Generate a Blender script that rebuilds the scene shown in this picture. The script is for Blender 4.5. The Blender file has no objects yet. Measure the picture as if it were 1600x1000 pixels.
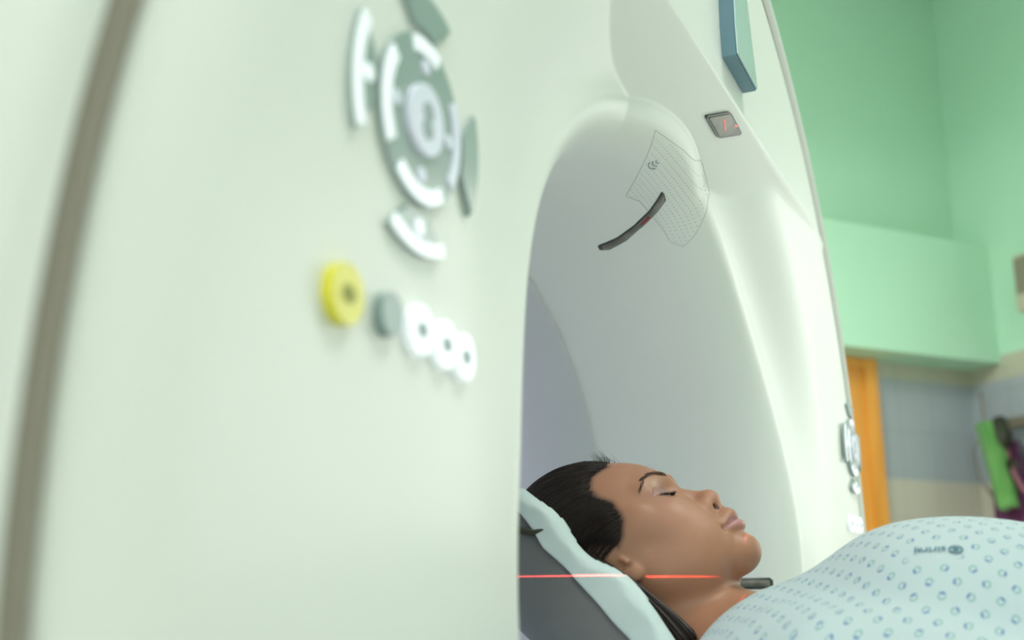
import bpy, bmesh, math, random
import numpy as np
from mathutils import Vector, Matrix
from math import sin, cos, pi, radians, hypot

random.seed(7); rng = np.random.default_rng(7)
S = bpy.context.scene
COL = S.collection

# ------------------------------------------------------------------ camera
cam_d = bpy.data.cameras.new('camera'); cam = bpy.data.objects.new('camera', cam_d); COL.objects.link(cam)
S.camera = cam
cam_d.sensor_width = 36; cam_d.lens = 36 * 1750 / 1600; cam_d.clip_start = .02
PIT, HEAD = radians(14.4), radians(25.2)
fw = Vector((cos(HEAD)*cos(PIT), sin(HEAD)*cos(PIT), sin(PIT))); rt = Vector((sin(HEAD), -cos(HEAD), 0)); up = rt.cross(fw)
M = Matrix((rt, up, -fw)).transposed().to_4x4(); M.translation = (-.965, -.238, 1.0)
cam.matrix_world = M
cam_d.dof.use_dof = True; cam_d.dof.focus_distance = 1.03; cam_d.dof.aperture_fstop = 4.6

# ------------------------------------------------------------------ world, lights, exposure
W = bpy.data.worlds.new('world'); S.world = W; W.use_nodes = True
W.node_tree.nodes['Background'].inputs[0].default_value = (.93, .97, .95, 1); W.node_tree.nodes['Background'].inputs[1].default_value = 1.18
S.view_settings.view_transform = 'Standard'; S.view_settings.look = 'None'; S.view_settings.gamma = 1
S.view_settings.use_curve_mapping = False; S.view_settings.exposure = -.52
S.cycles.use_denoising = True
S.cycles.max_bounces = 8; S.cycles.diffuse_bounces = 5; S.cycles.sample_clamp_indirect = 6

# the room stands turned against the scanner: a runs along the far wall, b towards it
A1 = Vector((cos(radians(-41)), sin(radians(-41)), 0)); A2 = Vector((cos(radians(49)), sin(radians(49)), 0))
def rp(a, b, z): return A1*a + A2*b + Vector((0, 0, z))
AW, BW, ZC = 3.67, 3.227, 4.2
AL, BF = -4.6, -4.0

def area(name, loc, target, sx, sy, power, col):
    l = bpy.data.lights.new(name, 'AREA'); l.shape = 'RECTANGLE'; l.size = sx; l.size_y = sy; l.energy = power; l.color = col
    o = bpy.data.objects.new(name, l); COL.objects.link(o); o.location = loc
    o.rotation_euler = (Vector(target)-Vector(loc)).to_track_quat('-Z', 'Y').to_euler()
    return o
area('ceiling_light', rp(-2.1, -2.9, 4.1), rp(-2.1, -2.9, 0), 1.0, 1.0, 60, (1, .985, .96))
area('ceiling_light', rp(.9, -1.0, 4.1), rp(.9, -1.0, 0), 1.0, 1.0, 80, (1, 1, .97))
area('pendant_light', rp(.75, 1.9, 3.02), rp(1.3, 2.3, 0), 1.0, 1.0, 150, (.97, 1, .94))  # added lamp, kept out of view, lights only the lower far wall
area('window_daylight', rp(AW-.04, .9, 1.9), rp(0, .2, 1.6), 1.8, 1.5, 10, (1, .98, .88))  # unseen panel added to lay a soft sheen on the near cover
area('window_daylight', rp(-2.6, BF+.05, 1.4), rp(0, 0, 1.2), 2.6, 2.4, 45, (.98, 1, 1))  # unseen panel added to fill the far side of the funnel

# ------------------------------------------------------------------ materials
def mat(name, col=(.8, .8, .8), rough=.5, spec=.5, metal=0, coat=0, coat_r=.1, sss=0, sss_r=(.01, .004, .002), emit=None, es=0, sheen=0, trans=0, alpha=1):
    m = bpy.data.materials.new(name); m.use_nodes = True
    b = m.node_tree.nodes['Principled BSDF']
    b.inputs['Base Color'].default_value = (*col, 1); b.inputs['Roughness'].default_value = rough
    b.inputs['Specular IOR Level'].default_value = spec; b.inputs['Metallic'].default_value = metal
    b.inputs['Coat Weight'].default_value = coat; b.inputs['Coat Roughness'].default_value = coat_r
    if sss:
        b.inputs['Subsurface Weight'].default_value = sss; b.inputs['Subsurface Radius'].default_value = sss_r; b.inputs['Subsurface Scale'].default_value = 1
    if emit: b.inputs['Emission Color'].default_value = (*emit, 1); b.inputs['Emission Strength'].default_value = es
    b.inputs['Sheen Weight'].default_value = sheen; b.inputs['Transmission Weight'].default_value = trans
    return m
def nd(m, kind, **kw):
    n = m.node_tree.nodes.new(kind)
    for k, v in kw.items(): setattr(n, k, v)
    return n
def lk(m, a, b): m.node_tree.links.new(a, b)
def math_n(m, op, a, b=None, c=None):
    n = nd(m, 'ShaderNodeMath', operation=op)
    for i, v in enumerate((a, b, c)):
        if v is None: continue
        if isinstance(v, (int, float)): n.inputs[i].default_value = v
        else: lk(m, v, n.inputs[i])
    return n.outputs[0]
def noise_mix(m, c1, c2, scale, detail=3, coord='Object', lo=.35, hi=.65, bump=0, bscale=None):
    bs = m.node_tree.nodes['Principled BSDF']
    tc = nd(m, 'ShaderNodeTexCoord'); nz = nd(m, 'ShaderNodeTexNoise'); nz.inputs['Scale'].default_value = scale; nz.inputs['Detail'].default_value = detail
    lk(m, tc.outputs[coord], nz.inputs['Vector'])
    cr = nd(m, 'ShaderNodeValToRGB'); cr.color_ramp.elements[0].position = lo; cr.color_ramp.elements[1].position = hi
    cr.color_ramp.elements[0].color = (*c1, 1); cr.color_ramp.elements[1].color = (*c2, 1)
    lk(m, nz.outputs['Fac'], cr.inputs[0]); lk(m, cr.outputs[0], bs.inputs['Base Color'])
    if bump:
        n2 = nd(m, 'ShaderNodeTexNoise'); n2.inputs['Scale'].default_value = bscale or scale*4; n2.inputs['Detail'].default_value = 4
        lk(m, tc.outputs[coord], n2.inputs['Vector'])
        bp = nd(m, 'ShaderNodeBump'); bp.inputs['Strength'].default_value = bump; bp.inputs['Distance'].default_value = .002
        lk(m, n2.outputs['Fac'], bp.inputs['Height']); lk(m, bp.outputs[0], bs.inputs['Normal'])
    return m

MT = {}
MT['shell'] = mat('glossy_white_shell', (.80, .82, .79), .45, .4, coat=.18, coat_r=.2)
noise_mix(MT['shell'], (.79, .81, .78), (.81, .825, .795), 1.5)
MT['lilac'] = mat('lilac_bore_plastic', (.74, .73, .80), .45)
noise_mix(MT['lilac'], (.73, .72, .79), (.75, .74, .81), 2)
MT['seam'] = mat('brown_grey_seam', (.30, .265, .22), .6)
MT['smoke'] = mat('smoked_window', (.10, .10, .085), .35, .4, coat=.25, coat_r=.1)
noise_mix(MT['smoke'], (.07, .065, .055), (.22, .21, .18), 25)
MT['smoke_dark'] = mat('dark_window_rim', (.05, .05, .05), .3)
MT['button_grey'] = mat('translucent_grey_button', (.30, .38, .37), .3, coat=.4)
MT['button_lit'] = mat('lit_button_white', (.9, .93, .98), .3, emit=(.86, .92, 1), es=.45)
MT['button_lilac'] = mat('lit_button_lilac', (.72, .74, .85), .3, emit=(.75, .78, 1), es=.15)
MT['button_mark'] = mat('button_marking', (.35, .42, .45), .5)
MT['yellow'] = mat('yellow_button_plastic', (.72, .66, .02), .35, coat=.3)
MT['yellow_dark'] = mat('olive_button_mark', (.30, .30, .04), .5)
MT['teal_grey'] = mat('teal_grey_button_plastic', (.22, .31, .31), .35, coat=.3)
MT['perf'] = mat('perforation_shadow_hole', (.36, .40, .38), .8)
MT['led'] = mat('red_laser_aperture', (.6, .05, .05), .3, emit=(1, .12, .1), es=1.2)
MT['reddish'] = mat('red_tinted_mirror', (.30, .05, .05), .15, metal=.3)
MT['screen_side'] = mat('steel_blue_display_side', (.13, .24, .30), .35)
MT['screen'] = mat('pale_blue_display_glass', (.62, .74, .80), .08, .6, coat=1, coat_r=.02)  # pale blue reflection painted in as the glass colour
MT['pad_grey'] = mat('grey_foam_vinyl', (.17, .175, .185), .55); noise_mix(MT['pad_grey'], (.16, .165, .175), (.19, .195, .205), 14, bump=.15, bscale=200)
MT['sheet'] = mat('pale_blue_paper_sheet', (.66, .76, .77), .75, .3, sss=0); noise_mix(MT['sheet'], (.54, .64, .65), (.60, .69, .70), 18, bump=.2, bscale=60)
MT['table'] = mat('pale_teal_table', (.55, .68, .70), .45); noise_mix(MT['table'], (.54, .67, .69), (.57, .70, .72), 4)
MT['metal'] = mat('brushed_steel', (.6, .6, .6), .3, metal=1)
MT['wood'] = mat('orange_door_laminate', (.62, .26, .035), .4)
def wood():
    m = MT['wood']; b = m.node_tree.nodes['Principled BSDF']
    tc = nd(m, 'ShaderNodeTexCoord'); mp = nd(m, 'ShaderNodeMapping'); mp.inputs['Scale'].default_value = (14, 14, .8)
    nz = nd(m, 'ShaderNodeTexNoise'); nz.inputs['Scale'].default_value = 2; nz.inputs['Detail'].default_value = 5
    cr = nd(m, 'ShaderNodeValToRGB'); cr.color_ramp.elements[0].color = (.60, .24, .025, 1); cr.color_ramp.elements[1].color = (.74, .33, .05, 1)
    cr.color_ramp.elements[0].position = .3; cr.color_ramp.elements[1].position = .7
    lk(m, tc.outputs['Object'], mp.inputs[0]); lk(m, mp.outputs[0], nz.inputs[0]); lk(m, nz.outputs[0], cr.inputs[0]); lk(m, cr.outputs[0], b.inputs['Base Color'])
wood()
MT['green_cloth'] = mat('green_cloth', (.10, .40, .06), .8, sheen=.3); noise_mix(MT['green_cloth'], (.07, .25, .05), (.12, .32, .08), 14, bump=.3, bscale=50)
MT['purple_cloth'] = mat('purple_vinyl', (.09, .012, .07), .55); noise_mix(MT['purple_cloth'], (.07, .008, .05), (.13, .02, .11), 8)
MT['dark_cloth'] = mat('dark_olive_strap', (.03, .035, .02), .7)
MT['pink_cloth'] = mat('pink_binding', (.26, .09, .13), .6)
MT['cream'] = mat('cream_plastic', (.46, .42, .32), .5)
MT['cream_dark'] = mat('brown_grey_plastic', (.20, .18, .13), .5)
MT['ceil'] = mat('ceiling_paint', (.78, .84, .78), .9); noise_mix(MT['ceil'], (.77, .83, .77), (.79, .85, .79), 3)
MT['floor'] = mat('vinyl_floor', (.45, .48, .44), .35); noise_mix(MT['floor'], (.60, .62, .58), (.66, .68, .64), 9, detail=6)
MT['light'] = mat('light_diffuser', (.9, .9, .9), .5, emit=(.95, 1, .96), es=3)

def wall_mat():
    m = mat('mint_wall_with_tiled_dado', (.5, .7, .55), .6); b = m.node_tree.nodes['Principled BSDF']
    tc = nd(m, 'ShaderNodeTexCoord'); sp = nd(m, 'ShaderNodeSeparateXYZ'); lk(m, tc.outputs['Object'], sp.inputs[0])
    z = sp.outputs[2]
    cr = nd(m, 'ShaderNodeValToRGB'); cr.color_ramp.interpolation = 'CONSTANT'
    el = cr.color_ramp.elements
    el[0].position = 0; el[0].color = (.47, .45, .38, 1)
    el[1].position = 1.575/4.2; el[1].color = (.33, .37, .40, 1)
    e = el.new(2.05/4.2); e.color = (.44, .44, .34, 1)
    e = el.new(2.16/4.2); e.color = (.42, .68, .50, 1)
    lk(m, math_n(m, 'DIVIDE', z, 4.2), cr.inputs[0])
    # tile joints: Object x runs along the wall
    def joint(c, s, w): 
        fr = math_n(m, 'FRACT', math_n(m, 'DIVIDE', c, s)); return math_n(m, 'LESS_THAN', fr, w)
    j = math_n(m, 'MAXIMUM', joint(z, .2, .02), joint(math_n(m, 'ADD', sp.outputs[0], 20), .2, .02))
    j = math_n(m, 'MULTIPLY', j, math_n(m, 'LESS_THAN', z, 2.16))
    nz = nd(m, 'ShaderNodeTexNoise'); nz.inputs['Scale'].default_value = 2.5; lk(m, tc.outputs['Object'], nz.inputs[0])
    mx = nd(m, 'ShaderNodeMix', data_type='RGBA', blend_type='MULTIPLY'); mx.inputs[0].default_value = 1
    lk(m, cr.outputs[0], mx.inputs[6])
    v = math_n(m, 'SUBTRACT', math_n(m, 'ADD', math_n(m, 'MULTIPLY', nz.outputs[0], .08), .96), math_n(m, 'MULTIPLY', j, .25))
    cc = nd(m, 'ShaderNodeCombineColor'); [lk(m, v, cc.inputs[i]) for i in range(3)]
    lk(m, cc.outputs[0], mx.inputs[7]); lk(m, mx.outputs[2], b.inputs['Base Color'])
    rg = math_n(m, 'ADD', math_n(m, 'MULTIPLY', math_n(m, 'GREATER_THAN', z, 2.16), .35), .3); lk(m, rg, b.inputs['Roughness'])
    return m
MT['wall'] = wall_mat()
MT['bulk'] = mat('mint_bulkhead_paint', (.40, .60, .46), .6); noise_mix(MT['bulk'], (.415, .675, .495), (.43, .69, .51), 2)

# ------------------------------------------------------------------ mesh helpers
def link(name, me, m, parent=None, smooth=True):
    o = bpy.data.objects.new(name, me); COL.objects.link(o)
    if m is not None:
        for mm in (m if isinstance(m, (list, tuple)) else [m]): me.materials.append(mm)
    if parent: o.parent = parent
    if smooth: me.polygons.foreach_set('use_smooth', [True]*len(me.polygons))
    return o
def mesh(name, V, Fc, m, parent=None, smooth=True):
    me = bpy.data.meshes.new(name); me.from_pydata([tuple(v) for v in V], [], Fc); me.update()
    return link(name, me, m, parent, smooth)
def bmobj(name, bm, m, parent=None, smooth=False, bevel=0, seg=2):
    if bevel:
        es = [e for e in bm.edges if len(e.link_faces) == 2 and e.calc_face_angle(0) > .6]
        bmesh.ops.bevel(bm, geom=es, offset=bevel, segments=seg, affect='EDGES', profile=.5)
    bmesh.ops.recalc_face_normals(bm, faces=bm.faces)
    me = bpy.data.meshes.new(name); bm.to_mesh(me); bm.free()
    o = link(name, me, m, parent, smooth)
    if smooth: smooth_angle(o)
    return o
def smooth_angle(o, ang=radians(38)):
    me = o.data; bm = bmesh.new(); bm.from_mesh(me)
    for e in bm.edges: e.smooth = not (len(e.link_faces) == 2 and e.calc_face_angle(0) > ang)
    bm.to_mesh(me); bm.free()
def empty(name, loc, label=None, cat=None, group=None):
    o = bpy.data.objects.new(name, None); COL.objects.link(o); o.location = loc; o.empty_display_size = .05
    if label: o['label'] = label; o['category'] = cat
    if group: o['group'] = group
    bpy.context.view_layer.update()
    return o
def tag(o, label, cat, group=None):
    o['label'] = label; o['category'] = cat
    if group: o['group'] = group
    return o
def struct(o): o['kind'] = 'structure'; return o
def adopt(o, root):
    """parent a world-space mesh to a thing's empty, keeping it where it stands"""
    o.parent = root; o.matrix_parent_inverse = root.matrix_world.inverted(); return o
def box_bm(x0, x1, y0, y1, z0, z1, bm=None, mtx=None):
    bm = bm or bmesh.new()
    vs = [bm.verts.new((x, y, z)) for z in (z0, z1) for y in (y0, y1) for x in (x0, x1)]
    for f in ((0, 2, 3, 1), (4, 5, 7, 6), (0, 1, 5, 4), (2, 6, 7, 3), (0, 4, 6, 2), (1, 3, 7, 5)): bm.faces.new([vs[i] for i in f])
    if mtx is not None: bmesh.ops.transform(bm, matrix=mtx, verts=vs)
    return bm
def grid_faces(n, m, closed_m=False, closed_n=False):
    F = []
    for i in range(n if closed_n else n-1):
        for j in range(m if closed_m else m-1):
            a = i*m+j; b = i*m+(j+1) % m; c = ((i+1) % n)*m+(j+1) % m; d = ((i+1) % n)*m+j
            F.append((a, b, c, d))
    return F
def tube_mesh(pts, rad, n=8):
    """tube along pts with per-point radius -> V, F"""
    V, Fc = [], []; pts = [Vector(p) for p in pts]; N = len(pts)
    if not hasattr(rad, '__len__'): rad = [rad]*N
    up0 = Vector((0, 0, 1)); 
    for i, p in enumerate(pts):
        t = (pts[min(i+1, N-1)]-pts[max(i-1, 0)]).normalized()
        a = t.cross(up0 if abs(t.z) < .95 else Vector((1, 0, 0))).normalized(); b = t.cross(a)
        for k in range(n): V.append(p+(a*cos(2*pi*k/n)+b*sin(2*pi*k/n))*rad[i])
    Fc = grid_faces(N, n, closed_m=True)
    Fc.append(tuple(range(n))[::-1]); Fc.append(tuple((N-1)*n+k for k in range(n)))
    return V, Fc

# ------------------------------------------------------------------ the room (object x runs along each wall)
def wall(name, p0, p1, z1=ZC, th=.12, cut=None):
    p0, p1 = Vector(p0), Vector(p1); d = (p1-p0); L = d.length; d.normalize()
    bm = bmesh.new()
    if cut:
        a, b, zz = cut; box_bm(0, a, 0, th, 0, z1, bm); box_bm(b, L, 0, th, 0, z1, bm); box_bm(a, b, 0, th, zz, z1, bm)
    else: box_bm(0, L, 0, th, 0, z1, bm)
    o = bmobj(name, bm, MT['wall']); o.location = p0; o.rotation_euler = (0, 0, math.atan2(d.y, d.x)); struct(o); return o
DA0, DA1 = 2.15, 3.055
wall('wall_back', rp(AW, BW, 0), rp(AL, BW, 0), cut=None).rotation_euler
bpy.data.objects['wall_back'].location = rp(AL, BW, 0); bpy.data.objects['wall_back'].rotation_euler = (0, 0, radians(-41))
o = wall('wall_right', rp(AW, BF, 0), rp(AW, BW, 0)); o.location = rp(AW+.12, BF, 0)   # thickness lies outside the room
bm = box_bm(AL-.12, AW+.12, BF-.12, BW+.12, -.1, 0); o = bmobj('floor', bm, MT['floor']); o.rotation_euler = (0, 0, radians(-41)); struct(o)
bm = box_bm(AL-.12, AW+.12, BF-.12, BW+.12, ZC, ZC+.1); o = bmobj('ceiling', bm, MT['ceil']); o.rotation_euler = (0, 0, radians(-41)); struct(o)
bm = box_bm(AL, AW, BW-.2, BW, 2.128, 2.715); o = bmobj('trim_bulkhead', bm, MT['bulk'], bevel=.006); o.rotation_euler = (0, 0, radians(-41)); struct(o)
o = wall('wall_front', rp(AL-.12, BF-.12, 0), rp(AW, BF-.12, 0))
# door in the far wall, closed, just proud of the wall face
dr = empty('door_1', rp((DA0+DA1)/2, BW-.02, 0)); struct(dr); dr.rotation_euler = (0, 0, radians(-41)); bpy.context.view_layer.update()
hw = (DA1-DA0)/2
leaf = bmobj('door_leaf', box_bm(-hw+.02, hw-.075, -.005, .018, .01, 2.08), MT['wood'], dr, bevel=.003)
bm = bmesh.new(); box_bm(-hw-.05, -hw+.02, -.02, .018, 0, 2.125, bm); box_bm(hw-.075, hw, -.02, .018, 0, 2.125, bm); box_bm(-hw+.02, hw-.075, -.02, .018, 2.08, 2.125, bm)
bmobj('door_frame', bm, MT['wood'], dr, bevel=.003)
V, Fc = tube_mesh([(-.34, -.005, 1.0), (-.34, -.06, 1.0), (-.24, -.06, 1.0)], .01); mesh('door_handle', V, Fc, MT['metal'], dr)
# lamps; the hanging one is added out of view to grade the far wall
for i, (a, b, z) in enumerate([(-2.1, -2.9, ZC), (.9, -1.0, ZC), (.75, 1.9, 3.10)]):
    t = empty('ceiling_lamp' if i < 2 else 'pendant_lamp', rp(a, b, z), ['square flush ceiling lamp over the front left of the room', 'square flush ceiling lamp above the patient table', 'flat pendant lamp hung low before the mint far wall'][i], 'lamp')
    t.rotation_euler = (0, 0, radians(-41))
    bmobj('lamp_housing', box_bm(-.54, .54, -.54, .54, -.05, 0), MT['metal'], t, bevel=.005)
    bmobj('diffuser', box_bm(-.5, .5, -.5, .5, -.06, -.05), MT['light'], t)
    if i == 2:
        for sx in (-.5, .5):
            V_, F_ = tube_mesh([(sx, 0, -.01), (sx, 0, ZC-3.10)], .006); mesh('suspension_rod', V_, F_, MT['metal'], t)

# ------------------------------------------------------------------ scanner: front cover with funnel
ZB = 1.02                                   # bore axis height; the axis runs along y
R_OUT, Y_FUN, R_FUN = .740, .25, .35
LIP_A, LIP_B = .050, .085
def rim(th): return .404+.022*max(0, sin(th))**2
def sst(x, a, b): t = min(max((x-a)/(b-a), 0), 1); return t*t*(3-2*t)
def G(x, z):
    """depth of the front face at x, z (z above floor)"""
    r = hypot(x, z-ZB)
    g = .06*(.7-r)
    if r < .53: g += .004*((.53-r)/.09)**2
    if r < .55: g += .028*sst((z-ZB)/max(r, .01), .1, .9)*sst(r, .55, .43)
    if r > .69: g += 4*(r-.69)**2
    zz = z-1.0
    fac = .8*(.49-zz)
    if zz > .49: return (min(g, 0.0) if g < 0 else 0.0) if r < .69 else 4*(r-.69)**2 + min(.06*(.7-r), 0)
    if z > ZB and fac < g: g = fac
    return g
def funnel(th, t):
    """point on lip + funnel; t 0 at the rim (r=R_RIM) to 1 at the bore"""
    ct, st = cos(th), sin(th)
    R_RIM = rim(th); y0 = G(R_RIM*ct, ZB+R_RIM*st)
    if t < .12:                              # rounded lip
        a = t/.12*pi/2*.86
        r = R_RIM-LIP_A*sin(a); y = y0+LIP_B*(1-cos(a))
    else:
        u = (t-.12)/.88; a = pi/2*.86
        r0 = R_RIM-LIP_A*sin(a); ys = y0+LIP_B*(1-cos(a))
        y = ys+(Y_FUN-ys)*u
        r = r0+(R_FUN-r0)*(1-(1-u)**1.18)
    return Vector((r*ct, y, ZB+r*st))
scanner = empty('ct_scanner', (0, .5, 0), 'large white scanner gantry with round bore and glossy funnel opening around the patient\'s head', 'medical scanner')
NT = 720
rows = []
for t in np.concatenate([np.linspace(1, .12, 34), np.linspace(.12, 0, 24)[1:]]):
    rows.append([funnel(2*pi*k/NT, t) for k in range(NT)])
for f_ in np.linspace(0, 1, 200)[1:]:
    row = []
    for k in range(NT):
        a_ = 2*pi*k/NT; r = rim(a_)*(1-f_)+(R_OUT-.006)*f_; row.append(Vector((r*cos(a_), G(r*cos(a_), ZB+r*sin(a_)), ZB+r*sin(a_))))
    rows.append(row)
last = rows[-1]
for a in np.linspace(0, pi/2, 5)[1:]:
    rows.append([Vector(((R_OUT-.006+.006*sin(a))*cos(2*pi*k/NT), last[k].y+.006*(1-cos(a)), ZB+(R_OUT-.006+.006*sin(a))*sin(2*pi*k/NT))) for k in range(NT)])
rows.append([p+Vector((0, .03, 0)) for p in rows[-1]])
V = [p for row in rows for p in row]
o = mesh('front_cover', V, grid_faces(len(rows), NT, closed_m=True), MT['shell']); adopt(o, scanner)
# lilac liner of the bore
prof = [(Y_FUN, R_FUN), (Y_FUN+.001, R_FUN-.004), (.4, .343), (.7, .340), (1.0, .343), (1.16, .36)]
V = [(r*cos(2*pi*k/180), y, ZB+r*sin(2*pi*k/180)) for y, r in prof for k in range(180)]
o = mesh('bore_liner', V, grid_faces(len(prof), 180, closed_m=True), MT['lilac']); adopt(o, scanner)
def ring(prof, name, m, n=240):
    V = [(r*cos(2*pi*k/n), y, ZB+r*sin(2*pi*k/n)) for y, r in prof for k in range(n)]
    o = mesh(name, V, grid_faces(len(prof), n, closed_m=True), m); adopt(o, scanner); return o
ring([(.03, .738), (.012, .7385), (.009, .7425), (.009, .758), (.02, .760)], 'seam_gasket', MT['seam'])['label'] = 'brown-grey seam ring'
ring([(.03, .756), (.004, .757), (.001, .760), (.004, .775), (.012, .80), (.03, .822), (.07, .838), (.15, .845), (1.0, .845), (1.08, .82), (1.12, .76)], 'side_shell', MT['shell'])
ring([(1.12, .76), (1.15, .70), (1.16, .5), (1.16, .36)], 'rear_cover', MT['shell'])
bm = box_bm(-.62, .62, .12, 1.05, 0, .42); o = bmobj('base_pedestal', bm, MT['shell'], bevel=.03, smooth=True, seg=4); adopt(o, scanner)

def frame_at(x, z):
    e = 1e-3
    gx = (G(x+e, z)-G(x-e, z))/2/e; gz = (G(x, z+e)-G(x, z-e))/2/e
    n = Vector((gx, -1, gz)).normalized(); X = Vector((1, gx, 0)); X = (X-n*X.dot(n)).normalized(); Y = X.cross(-n) if False else n.cross(X)*1
    if Y.z < 0: Y = -Y
    m = Matrix((X, Y, n)).transposed().to_4x4(); m.translation = (x, G(x, z), z); return m
def plate(poly, h0, h1, mtx, name, m, parent, bevel=.0008):
    """prism of a 2D polygon standing h0..h1 off the surface, given as a frame"""
    bm = bmesh.new(); a = [bm.verts.new((p[0], p[1], h0)) for p in poly]; b = [bm.verts.new((p[0], p[1], h1)) for p in poly]
    n = len(poly); bm.faces.new(a[::-1]); bm.faces.new(b)
    for i in range(n): bm.faces.new((a[i], a[(i+1) % n], b[(i+1) % n], b[i]))
    if bevel:
        es = [e for e in bm.edges if all(v in b for v in e.verts)]
        bmesh.ops.bevel(bm, geom=es, offset=bevel, segments=2, affect='EDGES')
    bmesh.ops.transform(bm, matrix=mtx, verts=bm.verts)
    o = bmobj(name, bm, m, smooth=True)
    return sub(o, parent)
def sub(o, parent):
    o.parent = parent; o.matrix_parent_inverse = parent.matrix_world.inverted() if parent is scanner else (scanner.matrix_world @ parent.matrix_parent_inverse @ parent.matrix_basis).inverted()
    return o
def disc(r, n=40, cx=0, cy=0, ry=None): return [(cx+r*cos(2*pi*k/n), cy+(ry or r)*sin(2*pi*k/n)) for k in range(n)]
def sector(r0, r1, a0, a1, n=16, taper=0):
    P = [(r1*cos(a0+(a1-a0)*k/n), r1*sin(a0+(a1-a0)*k/n)) for k in range(n+1)]
    m_ = (a0+a1)/2; h = (a1-a0)/2*(1-taper)
    P += [(r0*cos(m_+h-(2*h)*k/n), r0*sin(m_+h-(2*h)*k/n)) for k in range(n+1)]
    return P
def control_pad(x, z, s=1.0):
    m = frame_at(x, z)
    R = .037*s
    padp = plate(disc(R, 64, ry=R), -.001, .003, m, 'direction_pad', MT['button_grey'], scanner)
    for a in (pi, -pi/2, 0, pi/2):                        # lit arcs near the rim and their stems
        sp = .62 if a != pi/2 else .35
        plate(sector(R*.80, R*.98, a-sp, a+sp), .003, .0042, m, 'lit_arc', MT['button_lit'] if a != 0 else MT['button_lilac'], padp, .0003)
        plate(disc(R*.09, 16, R*.66*cos(a), R*.66*sin(a)), .003, .0042, m, 'lit_dot', MT['button_lilac'], padp, .0002)
    c = plate(disc(R*.42, 40), .003, .0058, m, 'centre_button', MT['button_lilac'], padp)
    for dy in (-.4, .1):
        plate([(R*.42*q[0]*.5, R*.42*(q[1]*.45+dy+.12)) for q in disc(.62, 14)], .0058, .0062, m, 'button_icon', MT['button_mark'], padp, 0)
    for a, lit in ((pi, 1), (-pi/2, 1), (0, 0), (pi/2, 0)):   # the four outer arrow keys
        k = plate(sector(R*1.12, R*1.58, a-.44, a+.44, taper=.45), -.001, .003, m, 'arrow_key', MT['button_grey'], scanner)
        if lit:
            plate(sector(R*1.42, R*1.58, a-.42, a+.42), .003, .0042, m, 'lit_arc', MT['button_lit'], k, .0003)
            plate(disc(R*.10, 16, R*1.28*cos(a), R*1.28*sin(a)), .003, .0042, m, 'lit_dot', MT['button_lit'], k, .0002)
    return padp
control_pad(-.548, 1.219, 1.1)
control_pad(.667, 1.2185, 1.1)
def knob(x, z, r, m, name, mark=None, h=.004):
    f = frame_at(x, z)
    k = plate(disc(r), -.001, h, f, name, m, scanner, .001)
    if mark: plate(disc(r*.42, 20, ry=r*.3), h, h+.0004, f, 'button_icon', mark, k, 0)
    return k
knob(-.610, 1.1193, .0125, MT['yellow'], 'yellow_button', MT['yellow_dark'], .005)['label'] = 'round yellow button'
knob(-.5725, 1.1201, .0095, MT['teal_grey'], 'grey_button', None, .005)['label'] = 'round grey button'
for x, z in ((-.5428, 1.1202), (-.5166, 1.1191), (-.4931, 1.1181), (.628, 1.1105), (.6556, 1.1107), (.682, 1.1112)):
    knob(x, z, .0115, MT['button_lit'], 'lit_button', MT['button_mark'], .004)

# windows of the laser lights
def rfun(y, th):
    R_RIM = rim(th); y0 = G(R_RIM*cos(th), ZB+R_RIM*sin(th)); a = pi/2*.86
    r0 = R_RIM-LIP_A*sin(a); ys = y0+LIP_B*(1-cos(a))
    if y < ys: return R_RIM-LIP_A*sin(math.acos(min(1, max(0, 1-(y-y0)/LIP_B))))
    u = min(max((y-ys)/(Y_FUN-ys), 0), 1)
    return r0+(R_FUN-r0)*(1-(1-u)**1.18)
def fpt(deg, y, h=0):
    th = radians(deg); r = rfun(y, th)-h; return Vector((r*cos(th), y, ZB+r*sin(th)))
def strip_plate(up_, lo, n, h, name, m, parent):
    """curved plate standing h off the funnel between two edges given as (angle, y) lists"""
    def samp(L, n):
        L = np.array(L); d = np.r_[0, np.cumsum(np.hypot(np.diff(L[:, 0])*.0068, np.diff(L[:, 1])))]; s = np.linspace(0, d[-1], n)
        return np.c_[np.interp(s, d, L[:, 0]), np.interp(s, d, L[:, 1])]
    a, b = samp(up_, n), samp(lo, n); K = 5; V = []
    for i in range(n):
        for k in range(K):
            q = a[i]*(1-k/(K-1))+b[i]*k/(K-1); V.append(fpt(q[0], q[1], h if 0 < k < K-1 and 0 < i < n-1 else -.0005))
    return sub(mesh(name, V, [f[::-1] for f in grid_faces(n, K)], m), parent)
UPE = [(74.6, .163), (75.1, .1395), (76.8, .1169), (79.4, .0952), (82.5, .0763), (82.9, .0738)]
LOE = [(73.0, .1635), (72.2, .1540), (73.1, .1328), (75.4, .1096), (77.8, .0886), (79.8, .0750), (82.1, .0728)]
w = strip_plate(UPE, LOE, 40, .0014, 'curved_laser_window', MT['smoke_dark'], scanner)
def inset(A, B, f): 
    A, B = np.array(A), np.array(B); n = 30
    def samp(L):
        d = np.r_[0, np.cumsum(np.hypot(np.diff(L[:, 0])*.0068, np.diff(L[:, 1])))]; s = np.linspace(d[-1]*.035, d[-1]*.965, n); return np.c_[np.interp(s, d, L[:, 0]), np.interp(s, d, L[:, 1])]
    a, b = samp(A), samp(B); return a*(1-f)+b*f, a*f+b*(1-f)
a_, b_ = inset(UPE, LOE, .12); strip_plate(a_, b_, 40, .0026, 'window_glass', MT['smoke'], w)
a_, b_ = inset(UPE, LOE, .2); strip_plate(a_[15:21], b_[15:21], 10, .0032, 'red_mirror', MT['reddish'], w)
m = frame_at(.058, 1.466)
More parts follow.
